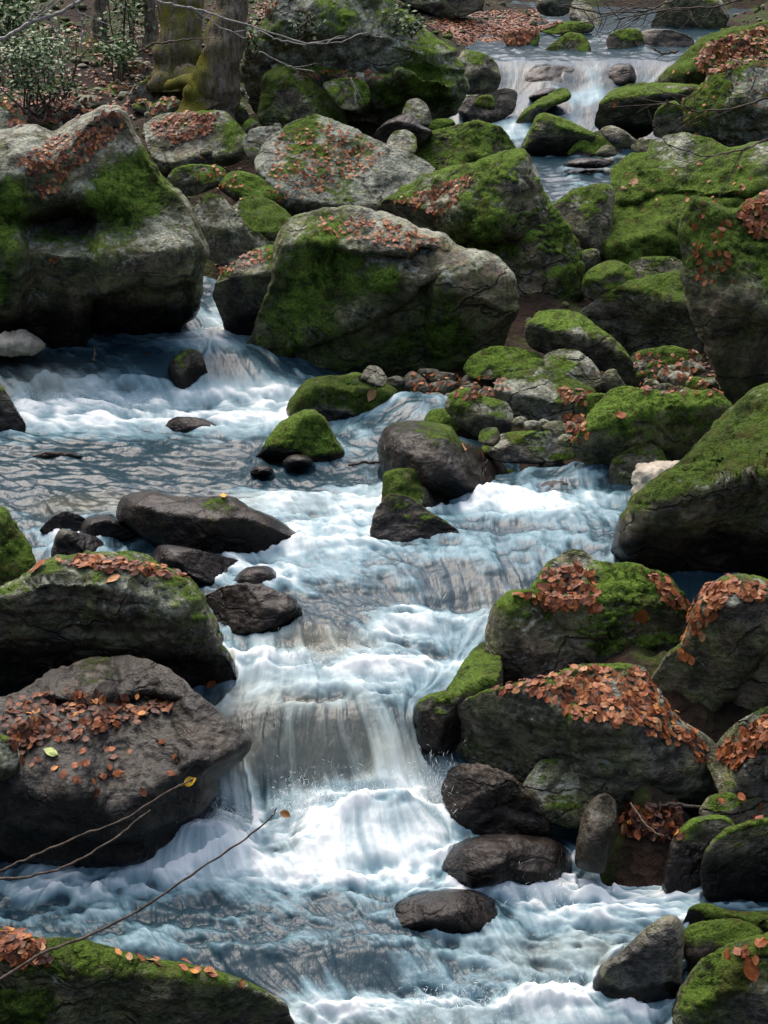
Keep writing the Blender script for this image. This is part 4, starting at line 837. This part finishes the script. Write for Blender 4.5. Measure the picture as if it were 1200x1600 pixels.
for x, y, tn, l, sz in ((554, 596, 1., 'pale yellow green leaf on the oval mossy rock', .085), (581, 617, .74, 'pinkish tan leaf on the oval mossy rock', .085), (176, 907, .70, 'single big tan leaf at the edge of the thick overhanging slab', .085), (79, 1177, 1., 'single pale green leaf on the large wet boulder', .06),
                    (62, 887, .45, 'orange brown leaf by the mossy boulder at the left edge', .09), (1001, 963, .52, 'lone copper leaf on the face of the mossy leaf boulder', .10), (733, 691, .52, 'orange leaf on the crest of the big dark wet boulder', .07), (750, 708, .5, 'reddish leaf on the right flank of the big dark wet boulder', .06),
                    (722, 701, .72, 'pale curled leaf on the top of the big dark wet boulder', .06), (971, 650, .42, 'red brown leaf standing on the low broad mossy boulder', .07), (330, 1128 - 60, .5, 'small orange leaf high on the large wet boulder', .06), (992, 287, .72, 'tan leaf stuck to the huge moss covered boulder', .10), (1170, 1513, .42, 'copper leaf lying across the smooth mossy rock in the corner', .09), (350, 778, .9, 'yellow leaf on the moss stripe of the long wet rock', .06), (960, 163, .6, 'lone orange leaf on the dark moss capped boulder by the upper cascade', .08)):
    put_leaf(x, y, sz, tn, l, None, steep=-.9, lift=.15)

LEAVES.sort(key=lambda a: (a[5] is not None, -a[0]))
for s_, M_, k_, t_, l_, g_ in [a for a in LEAVES if a[4] != O][:300]:
    o_ = bpy.data.objects.new('fallen_leaf', LEAF_ME[k_]); COL.objects.link(o_); o_.matrix_world = M_
    o_['tone'] = t_; tag(o_, l_, 'leaf', g_)
rest = [a for a in LEAVES if a[4] != O][300:] + [a for a in LEAVES if a[4] == O]
vs_, fs_, ts_, off = [], [], [], 0
for s_, M_, k_, t_, l_, g_ in rest:
    v_, f_ = LV[k_]; A_ = np.array(M_); vs_.append(v_ @ A_[:3, :3].T + A_[:3, 3]); fs_.append(f_ + off); off += len(v_); ts_.append(np.full(len(v_), t_))
lit = mesh_obj('leaf_litter', np.concatenate(vs_), np.concatenate(fs_), M_LITTER, attrs={'tone': np.concatenate(ts_)})
tag(lit, 'brown and red autumn leaf litter on the banks and rocks', 'leaf litter', kind='stuff')


# flow anchors: pixel x, row, distance, vx, vy ; foam: pixel x, row, radius x, radius row, amount (radius x < 0: brownish clear water)
FLOW = [(100,560,12.4,.3,-1),(300,620,12,.5,-1),(100,650,11.7,.7,-.6),(400,650,11.6,.8,-.5),(100,720,10.7,1,-.3),(300,740,10.5,1,-.35),(520,700,11,.5,-1),(450,790,9.8,.8,-.8),(650,640,11.3,-.2,-1),
        (850,750,10.3,-.5,-1),(930,730,10.2,-.2,-1),(750,820,9.5,-.4,-1),(880,850,9.2,-.4,-1),(560,850,9.2,.4,-1),(700,930,8.5,.1,-1),(400,930,8.5,.5,-1),(500,1000,8.05,0,-1),(560,1080,7.6,.0,-1),(430,1150,7.4,-.2,-1),(620,1200,7.3,.15,-1),
        (300,1320,6.9,-.6,-.7),(100,1370,6.7,-1,-.2),(560,1330,6.9,.2,-1),(800,1420,6.5,.7,-.7),(1000,1400,6.5,1,-.2),(600,1480,6.3,.8,-.8),(350,1480,6.3,.4,-1),(900,1540,6.1,.5,-1),(200,1450,6.4,.9,-.4),(700,1600,5.9,.6,-.8),(1000,1590,5.9,-.3,-1)]
FOAM = [(60,532,60,22,.35),(300,530,110,16,.45),(345,500,24,30,.5),(200,545,90,10,-.1),(100,590,150,28,.12),(60,640,90,24,.45),(230,630,150,24,.55),(400,620,80,26,.5),(200,660,220,22,.5),(380,655,90,20,.35),
        (480,640,60,20,.3),(150,755,240,34,-.30),(330,740,150,30,-.08),(470,790,110,20,.35),(340,775,60,20,.1),(620,740,50,20,-.02),(660,645,50,16,.15),(770,790,120,18,.5),(560,800,60,40,.45),(880,800,110,26,.38),(930,760,70,20,.3),(930,735,40,12,.15),
        (880,850,90,40,.12),(500,860,80,30,.5),(430,830,50,30,.4),(650,860,110,18,.3),(340,890,70,22,.35),(240,860,50,16,.3),(110,850,50,30,.35),
        (690,930,110,42,.0),(470,910,60,22,.35),(640,985,110,22,.45),(780,985,60,26,.35),(500,1000,90,28,.05),(470,1045,140,22,.6),(640,1040,110,26,.6),(330,1000,60,40,.25),(580,1085,130,24,.25),(430,1085,70,28,.25),
        (450,1160,60,60,.12),(540,1170,40,60,-.04),(620,1170,60,60,.16),(360,1230,40,50,.25),(665,1230,50,50,.45),(540,1265,150,36,.85),(300,1320,110,40,.75),(480,1340,230,45,.85),(760,1370,180,40,.55),(100,1380,160,36,.5),(640,1420,90,25,.1),(920,1420,170,40,.55),(600,1350,200,30,.4),
        (1000,1395,120,18,-.1),(980,1340,60,22,-.3),(250,1450,230,25,.12),(150,1470,120,24,.0),(700,1425,90,26,-.55),(480,1520,120,34,-.22),(600,1480,200,30,.1),(760,1490,120,30,.1),(880,1530,130,30,.25),(680,1570,160,22,.45),(900,1590,160,30,.5),(520,1590,120,18,.5),(1000,1560,60,20,.3),(1020,1590,30,20,.2),
        (1080,920,80,24,-.15),(880,880,60,14,.15),
        (480,1160,-130,75,.6),(360,1170,-40,60,.5),(640,1190,-60,50,.6),(520,1000,-90,28,.75),(770,945,-40,24,.3),(450,1090,-80,20,.4),(60,590,-90,30,.45),(450,1330,-80,30,.25),(900,1500,-150,40,.3),(640,1590,-260,24,.3),(330,790,-200,14,.4),(100,790,-120,16,.7)]
HUMP = [(545,1262,7.0,.20,.16,.13),(640,1262,7.0,.14,.15,.12),(318,1320,6.85,.15,.12,.13),(250,1345,6.8,.14,.10,.05),(420,1540,6.15,.30,.12,.04),(590,1500,6.2,.2,.1,.035),
        (480,1360,6.8,.22,.12,.05),(700,1350,6.8,.2,.12,.03),(900,1590,5.95,.18,.07,.04),(700,1590,5.95,.2,.07,.03),(150,650,11.75,.5,.15,.04),(330,655,11.5,.35,.15,.03),(770,790,9.85,.3,.12,.05),(490,790,9.85,.3,.12,.05),(870,820,9.5,.25,.12,.04),(520,870,8.95,.2,.15,.04),(640,985,8.3,.22,.10,.05),(760,985,8.3,.16,.10,.05),(450,1055,7.85,.22,.08,.05),(600,1050,7.85,.2,.08,.04)]
stream = water('stream_water', 'white rushing stream water', wz_low, 5.35, 14.6, -1.6, 1.7, 1150, 1000, FLOW, FOAM, HUMP, 5, .30)
FLOW2 = [(900,300,17,-.1,-1),(900,240,19.8,-.1,-1),(800,180,20.9,-.1,-1),(930,170,21,-.2,-1),(900,90,22.5,0,-1),(1000,40,26,-.3,-1)]
FOAM2 = [(900,300,120,30,.18),(800,205,60,22,.6),(900,190,40,26,.35),(930,150,70,14,.5),(930,112,30,20,.25),(800,118,22,30,.3),(1005,125,26,18,.3),(860,120,45,20,-.3),(970,115,22,22,-.3),(900,260,120,20,.14),(840,170,30,20,-.2)]
upper = water('stream_water', 'white water of the upper cascade and pool', wz_up, 16.2, 30, -.1, 1.3, 520, 340, FLOW2, FOAM2, [], 9, .10, .8)


# ------------------------------------------------------------------ trees, shrubs and twigs
def tube(pts, rad, seg=8, sub=6, rough=0.0, seed=0, moss=0.0):
    pts = np.asarray(pts, float); rad = np.asarray(rad, float); n = len(pts)
    q, rr = [], []
    for i in range(n - 1):
        a, b, c, d = pts[max(i - 1, 0)], pts[i], pts[i + 1], pts[min(i + 2, n - 1)]
        for t in np.linspace(0, 1, sub, endpoint=False):
            q.append(.5 * (2 * b + (c - a) * t + (2 * a - 5 * b + 4 * c - d) * t * t + (3 * b - a - 3 * c + d) * t ** 3)); rr.append(rad[i] + (rad[i + 1] - rad[i]) * t)
    q.append(pts[-1]); rr.append(rad[-1]); q = np.array(q); rr = np.array(rr)
    T = np.gradient(q, axis=0); T /= np.linalg.norm(T, axis=1, keepdims=True) + 1e-9
    ref = np.array([.31, .9, .2]); U = np.cross(T, ref); U /= np.linalg.norm(U, axis=1, keepdims=True); V = np.cross(T, U)
    a = np.linspace(0, 2 * np.pi, seg, endpoint=False)
    v = q[:, None] + rr[:, None, None] * (np.cos(a)[None, :, None] * U[:, None] + np.sin(a)[None, :, None] * V[:, None])
    if rough:
        nn = (v - q[:, None]); v = v + nn * rough * (fbm(v * (1.2 / rr.max()) * .5 + seed, 4) + .5 * fbm(v * (1.2 / rr.max()) * 2 + seed, 3))[..., None]
    m = len(q); i = np.arange(m - 1)[:, None] * seg; j = np.arange(seg)[None]; k = (j + 1) % seg
    f = np.stack([i + j, i + k, i + seg + k, i + seg + j], -1).reshape(-1, 4)
    nv = m * seg; v = v.reshape(-1, 3)
    v = np.concatenate([v, q[:1], q[-1:]])
    cap = [[nv, (b + 1) % seg, b, nv] for b in range(seg)] + [[nv + 1, (m - 1) * seg + b, (m - 1) * seg + (b + 1) % seg, nv + 1] for b in range(seg)]
    return v, f, cap
def tube_obj(name, tubes, mat, parent=None, moss=None):
    vs, fs, ms, off = [], [], [], 0
    for v, f, cap in tubes:
        vs.append(v); fs += [tuple(x) for x in (f + off).tolist()] + [(c[0] + off, c[1] + off, c[2] + off) for c in cap]; off += len(v)
    V = np.concatenate(vs)
    return mesh_obj(name, V, fs, mat, parent, attrs=None if moss is None else {'moss': moss(V)})

def wp(s):      # "x,row,Y,radius_px" list
    A = parse(s); p = P(A[:, 0], A[:, 1], A[:, 2]); return p, A[:, 3] * A[:, 2] / F

def tree(label, trunk, roots, limbs, mossf, seg=28):
    p, r = wp(trunk)
    up = [p[-1] + np.array(d) for d in ((.10, .0, 1.2), (.05, .1, 2.8), (.25, .1, 4.6))]
    p2 = np.concatenate([p, up]); r2 = np.concatenate([r, r[-1] * np.array([.9, .7, .4])])
    root = empty('tree', Vector(p[0])); tag(root, label, 'tree', None)
    t = tube_obj('trunk', [tube(p2 - p[0], r2, seg, 10, .28, 3)] + [tube(wp(q)[0] - p[0], wp(q)[1], 14, 8, .3, 5) for q in roots], M_BARK, root, mossf)
    for k, (h, dx, dy, dz) in enumerate(limbs):
        b = p2[-1 - h]; q = [b, b + np.array([dx * .4, dy * .4, dz * .5]), b + np.array([dx, dy, dz])]
        lt = [tube(np.array(q) - p[0], [r[-1] * .4, r[-1] * .28, r[-1] * .1], 10, 8, .1)]
        R = np.random.default_rng(k + 9)
        for _ in range(7):
            s = q[1] + (q[2] - q[1]) * R.random(); e = s + R.normal(0, .5, 3) + np.array([dx, dy, dz]) * .3
            lt.append(tube(np.array([s, (s + e) / 2 + R.normal(0, .08, 3), e]) - p[0], [.02, .013, .004], 6, 5))
        tube_obj('branch', lt, M_BARK, root, lambda V: np.full(len(V), .3))
    return root
L4 = [(0, 1.6, .4, 1.6), (1, -1.5, .5, 1.2), (0, -.8, -.9, 1.8), (1, .9, .9, 1.3)]
tree('mossy leaning tree with a flared foot beside the massive boulder', '326,205,17.1,52 330,165,17.1,43 336,130,17.05,37 346,85,17,29 357,35,17,24 366,-20,17,21', ['330,165,17.0,30 318,140,17.0,20 300,128,17.1,13 280,128,17.3,8 262,135,17.5,6'], L4, lambda V: .38 + .35 * sstep(.15, -.2, V[:, 0] - .05 * V[:, 2]))
tree('thick dark green mossy trunk behind the leaning tree', '282,140,18.6,46 280,110,18.6,36 279,60,18.6,32 282,0,18.7,30 284,-30,18.7,29', ['276,120,18.5,20 250,128,18.4,14 236,134,18.5,7', '288,118,18.4,18 306,140,18.2,12'], L4, lambda V: np.full(len(V), .5))
tree('slim grey brown trunk at the top left behind the shrub', '152,80,22,14 154,50,22,11 157,10,22,10 160,-30,22,9', [], L4[:2], lambda V: np.full(len(V), .1), 12)
tree('slim pale mossy trunk between the slim grey one and the thick green one', '233,78,21.5,13 236,50,21.5,10 234,10,21.5,9 232,-30,21.5,9', [], L4[:2], lambda V: np.full(len(V), .35), 12)

def leafy(name, label, cat, cx, cy, Y, rx, ry, rz, n, size, mat, seed, stems=9, hang=0.0, drop=.6):
    R = np.random.default_rng(seed); c = P(cx, cy, Y); root = empty(name, Vector(c - [0, 0, drop])); tag(root, label, cat)
    vs, fs, off = [], [], 0; st = []
    cl = R.normal(0, .5, (stems, 3)) * [rx, ry, rz]
    for k in range(stems):
        b = np.array([R.normal(0, rx * .25), R.normal(0, ry * .25), 0]); e = cl[k] + [0, 0, drop]
        st.append(tube([b, (b + e) / 2 + R.normal(0, .06, 3), e], [.012, .008, .003], 5, 5))
    for i in range(n):
        p = cl[R.integers(stems)] + R.normal(0, .33, 3) * [rx, ry, rz]
        if (p / np.array([rx, ry, rz]) @ (p / np.array([rx, ry, rz]))) > 1.7: continue
        v, f = LV[R.integers(9)]; nrm = R.normal(0, .6, 3) + [0, -.4, .8]; nrm /= np.linalg.norm(nrm)
        t = np.cross(nrm, R.normal(0, 1, 3)); t /= np.linalg.norm(t); b = np.cross(nrm, t)
        vs.append((v * size * R.uniform(.6, 1.3)) @ np.stack([t, b, nrm]) + p + [0, 0, drop]); fs.append(f + off); off += len(v)
    mesh_obj('foliage', np.concatenate(vs), np.concatenate(fs), mat, root)
    tube_obj('stem', st, M_TWIG, root)
    return root
leafy('shrub', 'leafy shrub with small pale green leaves in the top left corner', 'shrub', 55, 95, 17.4, .34, .35, .30, 1300, .040, M_PALEGREEN, 1)
leafy('shrub', 'darker green shrub filling the corner above the pale leaved shrub', 'shrub', 15, 30, 18.2, .40, .3, .26, 800, .05, M_GREEN, 2)
leafy('shrub', 'thin leafy sprig left of the slim grey trunk', 'shrub', 95, 60, 18.4, .18, .2, .22, 120, .05, M_PALEGREEN, 3)
leafy('shrub', 'low green bush at the foot of the slim grey trunk', 'shrub', 185, 75, 19.8, .26, .3, .16, 420, .05, M_GREEN, 7)
leafy('shrub', 'small green undergrowth below the pale leaved shrub', 'shrub', 70, 140, 17.3, .30, .2, .10, 330, .04, M_GREEN, 8, drop=.2)
leafy('shrub', 'green bush between the slim trunks at the top edge', 'shrub', 200, 15, 21.4, .36, .4, .30, 520, .06, M_GREEN, 9)
leafy('ivy', 'dark ivy clump on the shoulder of the massive overgrown boulder', 'ivy', 628, 42, 17.55, .20, .12, .16, 260, .045, M_GREEN, 4, drop=.1)
leafy('ivy', 'green ivy sprig between the leaning tree and the massive boulder', 'ivy', 393, 55, 17.3, .08, .1, .14, 90, .05, M_GREEN, 5, drop=.2)
leafy('fern', 'small grassy tuft hanging on the crown of the massive boulder', 'fern', 480, 40, 17.0, .14, .06, .10, 110, .04, M_GREEN, 6, drop=.05)

def twig(label, mains, mat, sides=0, seed=0, leaf=None, name='twig', cat='twig', spread=.12):
    tb = []; R = np.random.default_rng(seed); o0 = None
    for s in mains:
        p, r = wp(s)
        if o0 is None: o0 = p[0]
        tq = np.linspace(0, len(p) - 1, 5 * len(p)); i0 = np.minimum(tq.astype(int), len(p) - 2); fr_ = (tq - i0)[:, None]
        fr_ = fr_ * .6 + .4 * fr_ ** 2 * (3 - 2 * fr_); r = np.interp(tq, np.arange(len(p)), r) * np.where(np.arange(len(tq)) % 4 == 2, 1.28, 1)
        p = p[i0] * (1 - fr_) + p[i0 + 1] * fr_; pj = p + R.normal(0, .0016 * p[0][1] / 6, p.shape)
        tb.append(tube(pj - o0, r, 6, 3))
        for _ in range(sides):
            i = R.integers(1, len(p)); s0 = p[i - 1] + (p[i] - p[i - 1]) * R.random(); d = (p[i] - p[i - 1]); d /= np.linalg.norm(d)
            e = s0 + d * R.uniform(.5, 1.6) * spread + R.normal(0, .6, 3) * spread * [1, .6, 1]
            tb.append(tube(np.array([s0, (s0 + e) / 2 + R.normal(0, .1, 3) * spread, e]) - o0, [r.mean() * .6, r.mean() * .45, r.mean() * .25], 5, 5))
    o = tube_obj(name, tb, mat); o.location = o0; tag(o, label, cat)
    if leaf:
        for (x, y, Yl, size, tone, lab, ang) in leaf:
            q = bpy.data.objects.new('fallen_leaf', LEAF_ME[2]); COL.objects.link(q); q['tone'] = tone
            q.matrix_world = Matrix.Translation(Vector(P(x, y, Yl))) @ Matrix.Rotation(ang, 4, 'Y') @ Matrix.Rotation(1.0, 4, 'X') @ Matrix.Scale(size, 4); tag(q, lab, 'leaf')
    return o
twig('long dark twig slanting over the water above the corner rock', ['-20,1545,5.1,3.0 60,1492,5.15,2.8 140,1461,5.2,2.5 215,1424,5.25,2.3 300,1366,5.3,2.0 385,1309,5.4,1.7 425,1276,5.4,1.3 432,1262,5.4,.9'], M_TWIG, 0, 1, [(446, 1272, 5.4, .036, .80, 'yellow brown leaf at the tip of the long dark twig', .5)])
twig('thin bent twig across the dark face of the large wet boulder', ['-25,1372,5.9,2.2 10,1357,5.9,2.2 60,1334,5.9,2.1 130,1305,5.95,1.9 200,1278,6,1.7 265,1235,6.05,1.9 300,1218,6.1,1.4'], M_TWIG, 0, 2, [(297, 1221, 6.1, .05, .93, 'yellow leaf on the tip of the thin bent twig', -.5)])
twig('thin drooping twig along the water edge under the bent twig', ['-25,1373,5.8,2.4 40,1371,5.8,2.4 90,1360,5.8,2.2 140,1336,5.85,2 195,1298,5.9,1.7 235,1265,5.95,1.2'], M_TWIG, 0, 3)
twig('pale bare branch slanting across the top left corner', ['-20,72,13,3 20,52,13,3 45,36,13,3 95,19,13,2.6 135,-4,13,2.4', '45,36,13,2 52,22,13,1.6 66,18,13,1.2 72,8,13,.9', '112,-5,13,1.8 128,32,13,1.6 131,50,13,1.4 124,75,13,1'], M_PALETWIG, 3, 4, spread=.15)
twig('fine brown branch hanging between pale branch and slim trunks', ['148,54,13.5,1.4 166,66,13.5,1.3 178,80,13.5,1.1'], M_TWIG, 3, 5)
twig('fine twig reaching toward the thick green mossy trunk', ['215,82,16,1.6 240,68,16,1.5 300,60,16,1.2'], M_TWIG, 2, 15)
twig('long pale twig crossing in front of the leaning tree', ['225,-5,14,1.8 270,8,14,1.8 305,14,14,1.6 345,27,14,1.5 402,44,14,1.4 480,68,14,1.2 530,66,14.2,1 575,50,14.2,.8', '300,12,14,1.2 340,40,14,1.1 382,60,14,.9'], M_PALETWIG, 2, 6)
twig('thin twigs strung across the face of the massive boulder', ['400,45,16.0,1.2 430,60,16,1.2 478,70,16,1 540,58,16,.8', '405,80,16,1 450,103,16,1 490,112,16,.8'], M_PALETWIG, 1, 7)
twig('pale stalk hanging from the ledge of the massive boulder', ['548,122,16,1.6 555,140,16,1.5 556,160,16,1.2'], M_PALETWIG, 1, 17)
R_ = np.random.default_rng(5)
for k_, (a_, l_) in enumerate((('880,8,20,1.3 940,22,20,1.2 1000,12,20,1 1080,18,20,.8', 'tangle of thin dark twigs over the far stream'), ('1180,-5,17,1.6 1120,10,17,1.4 1050,14,17,1.2 960,30,17,.9', 'long thin twig reaching in from the top right corner'), ('1060,-5,18,1.5 1010,18,18,1.3 960,20,18,1 905,38,18,.8', 'forked thin twig before the large pale boulder'), ('1205,152,15,1.6 1150,168,15,1.4 1090,175,15,1.1 1040,158,15,.8', 'bare twig across the lichen spotted boulder'), ('1205,215,14.3,1.6 1160,235,14.3,1.4 1100,245,14.2,1.1 1040,225,14.2,.8', 'bare drooping twig over the huge mossy boulder'))):
    twig(l_, [a_], M_TWIG, 12, 30 + k_, spread=.28)
twig('curled twig with a brown leaf by the black wet stone', ['1060,80,21,1.6 1035,84,21,1.4 1022,76,21,1.2'], M_TWIG, 2, 41)
twig('thin sticks caught in the leaf debris by the upright stone', ['985,1255,6.75,1.6 1010,1290,6.6,1.5 1030,1305,6.5,1.2'], M_TWIG, 2, 42, spread=.06)
twig('fallen stick lying behind the leaf debris at the right', ['1010,1262,6.9,3 1050,1256,6.9,3 1095,1262,6.9,2.6'], M_TWIG, 0, 46)
twig('sunken stick lying in the pool by the pointed mossy rock', ['545,727,10.35,2.4 570,722,10.4,2.4 592,722,10.45,2'], M_TWIG, 0, 43)
twig('bent twig standing on the crest of the left cascade', ['146,566,12.3,2.4 149,552,12.3,2 147,543,12.3,1'], M_TWIG, 0, 44)
twig('dark stick drifting in the left pool', ['52,713,10.6,2.2 75,707,10.65,2 102,710,10.65,1.8'], M_TWIG, 0, 45)

# foam heaps
def foam(label, poly, Y, T, wl):
    o = rock(poly, Y, label, name='foam_heap', cat='foam', T=T, moss=0, facets=0, rough=3.2, strata=0, back=.35, box=1.7)
    o.data.materials.clear(); o.data.materials.append(M_FOAM); return o
foam('cream heap of foam between moss topped stone and great dark boulder', '990,782 994,730 1008,724 1035,722 1068,722 1060,750 1030,778', 9.75, .12, 770)
foam('cream foam heap at the foot of the great left boulder', '-30,552 -20,528 10,520 38,517 60,530 72,543 40,554', 12.2, .2, 548)

# ------------------------------------------------------------------ gravel on the banks, spray at the foot of the falls, trickles
def ico(R):
    t = np.linspace(0, np.pi, 6)[1:-1]; a = np.linspace(0, 2 * np.pi, 8, endpoint=False)
    v = [[0, 0, 1]] + [[math.sin(x) * math.cos(y), math.sin(x) * math.sin(y), math.cos(x)] for x in t for y in a] + [[0, 0, -1]]
    f = [[0, 1 + k, 1 + (k + 1) % 8, 0] for k in range(8)]
    for r in range(3): f += [[1 + r * 8 + k, 9 + r * 8 + k, 9 + r * 8 + (k + 1) % 8, 1 + r * 8 + (k + 1) % 8] for k in range(8)]
    f += [[33, 25 + (k + 1) % 8, 25 + k, 33] for k in range(8)]
    v = np.array(v, float); v *= (1 + .3 * fbm(v * 1.3 + R.uniform(0, 90), 2))[:, None]; return v * R.uniform(.6, 1.2, 3) * [1, 1, .7], f
gr = np.random.default_rng(77); tv, tf, off = [], [], 0
PB = [ico(gr) for _ in range(8)]
for _ in range(4200):
    y = gr.uniform(9.5, 27); x = gr.uniform(-.24, .26) * y; s = .018 + .05 * gr.random() ** 3
    v, f = PB[gr.integers(8)]; a = gr.uniform(0, 6.28); c, s_ = math.cos(a), math.sin(a)
    h = BV.ray_cast(Vector((x, y, 30)), Vector((0, 0, -1)))
    if h[0] is None or abs(h[0].z - float(gz(x, y))) > .25: continue
    tv.append((v * s) @ np.array([[c, s_, 0], [-s_, c, 0], [0, 0, 1]]) + [x, y, h[0].z + s * .2]); off_ = off; off += len(v)
    tf += [(q[0] + off_, q[1] + off_, q[2] + off_) if q[0] == q[3] else tuple(k + off_ for k in q) for q in f]
gv_ = np.concatenate(tv)
gravel = mesh_obj('gravel', gv_, tf, M_ROCK, attrs={'moss': .35 + .5 * fbm(gv_ * 1.1, 2), 'wet': np.full(len(gv_), .15)})
gravel['pale'] = .4; gravel['warm'] = .6; gravel['fresh'] = .4
tag(gravel, 'loose gravel and pebbles lying between the boulders on the banks', 'gravel', kind='stuff')

M_SPRAY = simple('water_spray', (.62, .68, .69), (.80, .83, .83), 20, .5, .0)
sr = np.random.default_rng(5); sv, sf, off = [], [], 0
def spray(x0, x1, row, Y, n, vx, vy, vz, life=.17):
    global off
    for _ in range(n):
        x = sr.uniform(x0, x1); b = P(x, row, Y + sr.normal(0, .05)); b[2] = float(wz_low(b[0], b[1])) + .01
        vel = np.array([sr.normal(vx, .35), sr.normal(vy, .3), abs(sr.normal(vz, .45))]); t0 = sr.random() ** 1.3 * life; dt = sr.uniform(.015, .05)
        p = [b + vel * t + np.array([0, 0, -4.9]) * t * t for t in (t0, t0 + dt / 2, t0 + dt)]
        w = sr.uniform(.0004, .0014) * (1.2 - t0 / life * .7); d = p[2] - p[0]; d /= np.linalg.norm(d) + 1e-9
        u = np.cross(d, [0, 1, .3]); u /= np.linalg.norm(u) + 1e-9; q = np.cross(d, u)
        vv = [p[0]] + [p[1] + w * (u * math.cos(k) + q * math.sin(k)) for k in (0, 2.1, 4.2)] + [p[2]]
        sv.extend(vv); sf.extend([(off, off + 1 + k, off + 1 + (k + 1) % 3) for k in range(3)] + [(off + 4, off + 1 + (k + 1) % 3, off + 1 + k) for k in range(3)]); off += 5
spray(440, 700, 1265, 7.12, 2600, 0, -.5, 1.0)
spray(300, 400, 1290, 7.0, 900, -.3, -.4, .9)
spray(660, 725, 1235, 7.2, 700, .1, -.3, 1.1)
spray(430, 640, 1035, 7.92, 700, 0, -.5, .7, .11)
spray(560, 800, 985, 8.3, 500, 0, -.5, .7, .11)
spray(-20, 260, 640, 11.85, 900, .2, -.5, .8, .14)
spray(640, 900, 1560, 6.02, 700, .1, -.5, .7, .11)
spray(800, 900, 1390, 6.55, 150, .1, -.4, .7, .10)
sp_ = mesh_obj('spray', np.array(sv), sf, M_SPRAY); tag(sp_, 'fine white spray thrown up at the foot of the falls', 'spray', kind='stuff')


# ------------------------------------------------------------------ light
SUN_EL, SUN_AZ = math.radians(62), math.radians(-25)      # azimuth from +Y towards +X
wd = bpy.data.worlds.new('World'); scene.world = wd; wd.use_nodes = True
nt = wd.node_tree; nt.nodes.clear()
sky = nt.nodes.new('ShaderNodeTexSky'); sky.sky_type = 'NISHITA'; sky.sun_disc = False
sky.sun_elevation = SUN_EL; sky.sun_rotation = SUN_AZ; sky.air_density = .8; sky.dust_density = 6.0; sky.ozone_density = 1.0
bg = nt.nodes.new('ShaderNodeBackground'); bg.inputs[1].default_value = .15
ow = nt.nodes.new('ShaderNodeOutputWorld'); nt.links.new(sky.outputs[0], bg.inputs[0]); nt.links.new(bg.outputs[0], ow.inputs[0])
sl = bpy.data.lights.new('sun', 'SUN'); sl.energy = .5; sl.angle = math.radians(120); sl.color = (1, .99, .975)
so = bpy.data.objects.new('sun', sl); COL.objects.link(so)
dv = Vector((math.sin(SUN_AZ) * math.cos(SUN_EL), math.cos(SUN_AZ) * math.cos(SUN_EL), math.sin(SUN_EL)))
so.rotation_euler = dv.to_track_quat('Z', 'Y').to_euler(); so.location = (0, 10, 30)
vs = scene.view_settings; vs.view_transform = 'Standard'; vs.look = 'None'; vs.exposure = 1.5; vs.gamma = 1.0
scene.cycles.max_bounces = 6; scene.cycles.diffuse_bounces = 3; scene.cycles.glossy_bounces = 3
scene.cycles.use_denoising = True
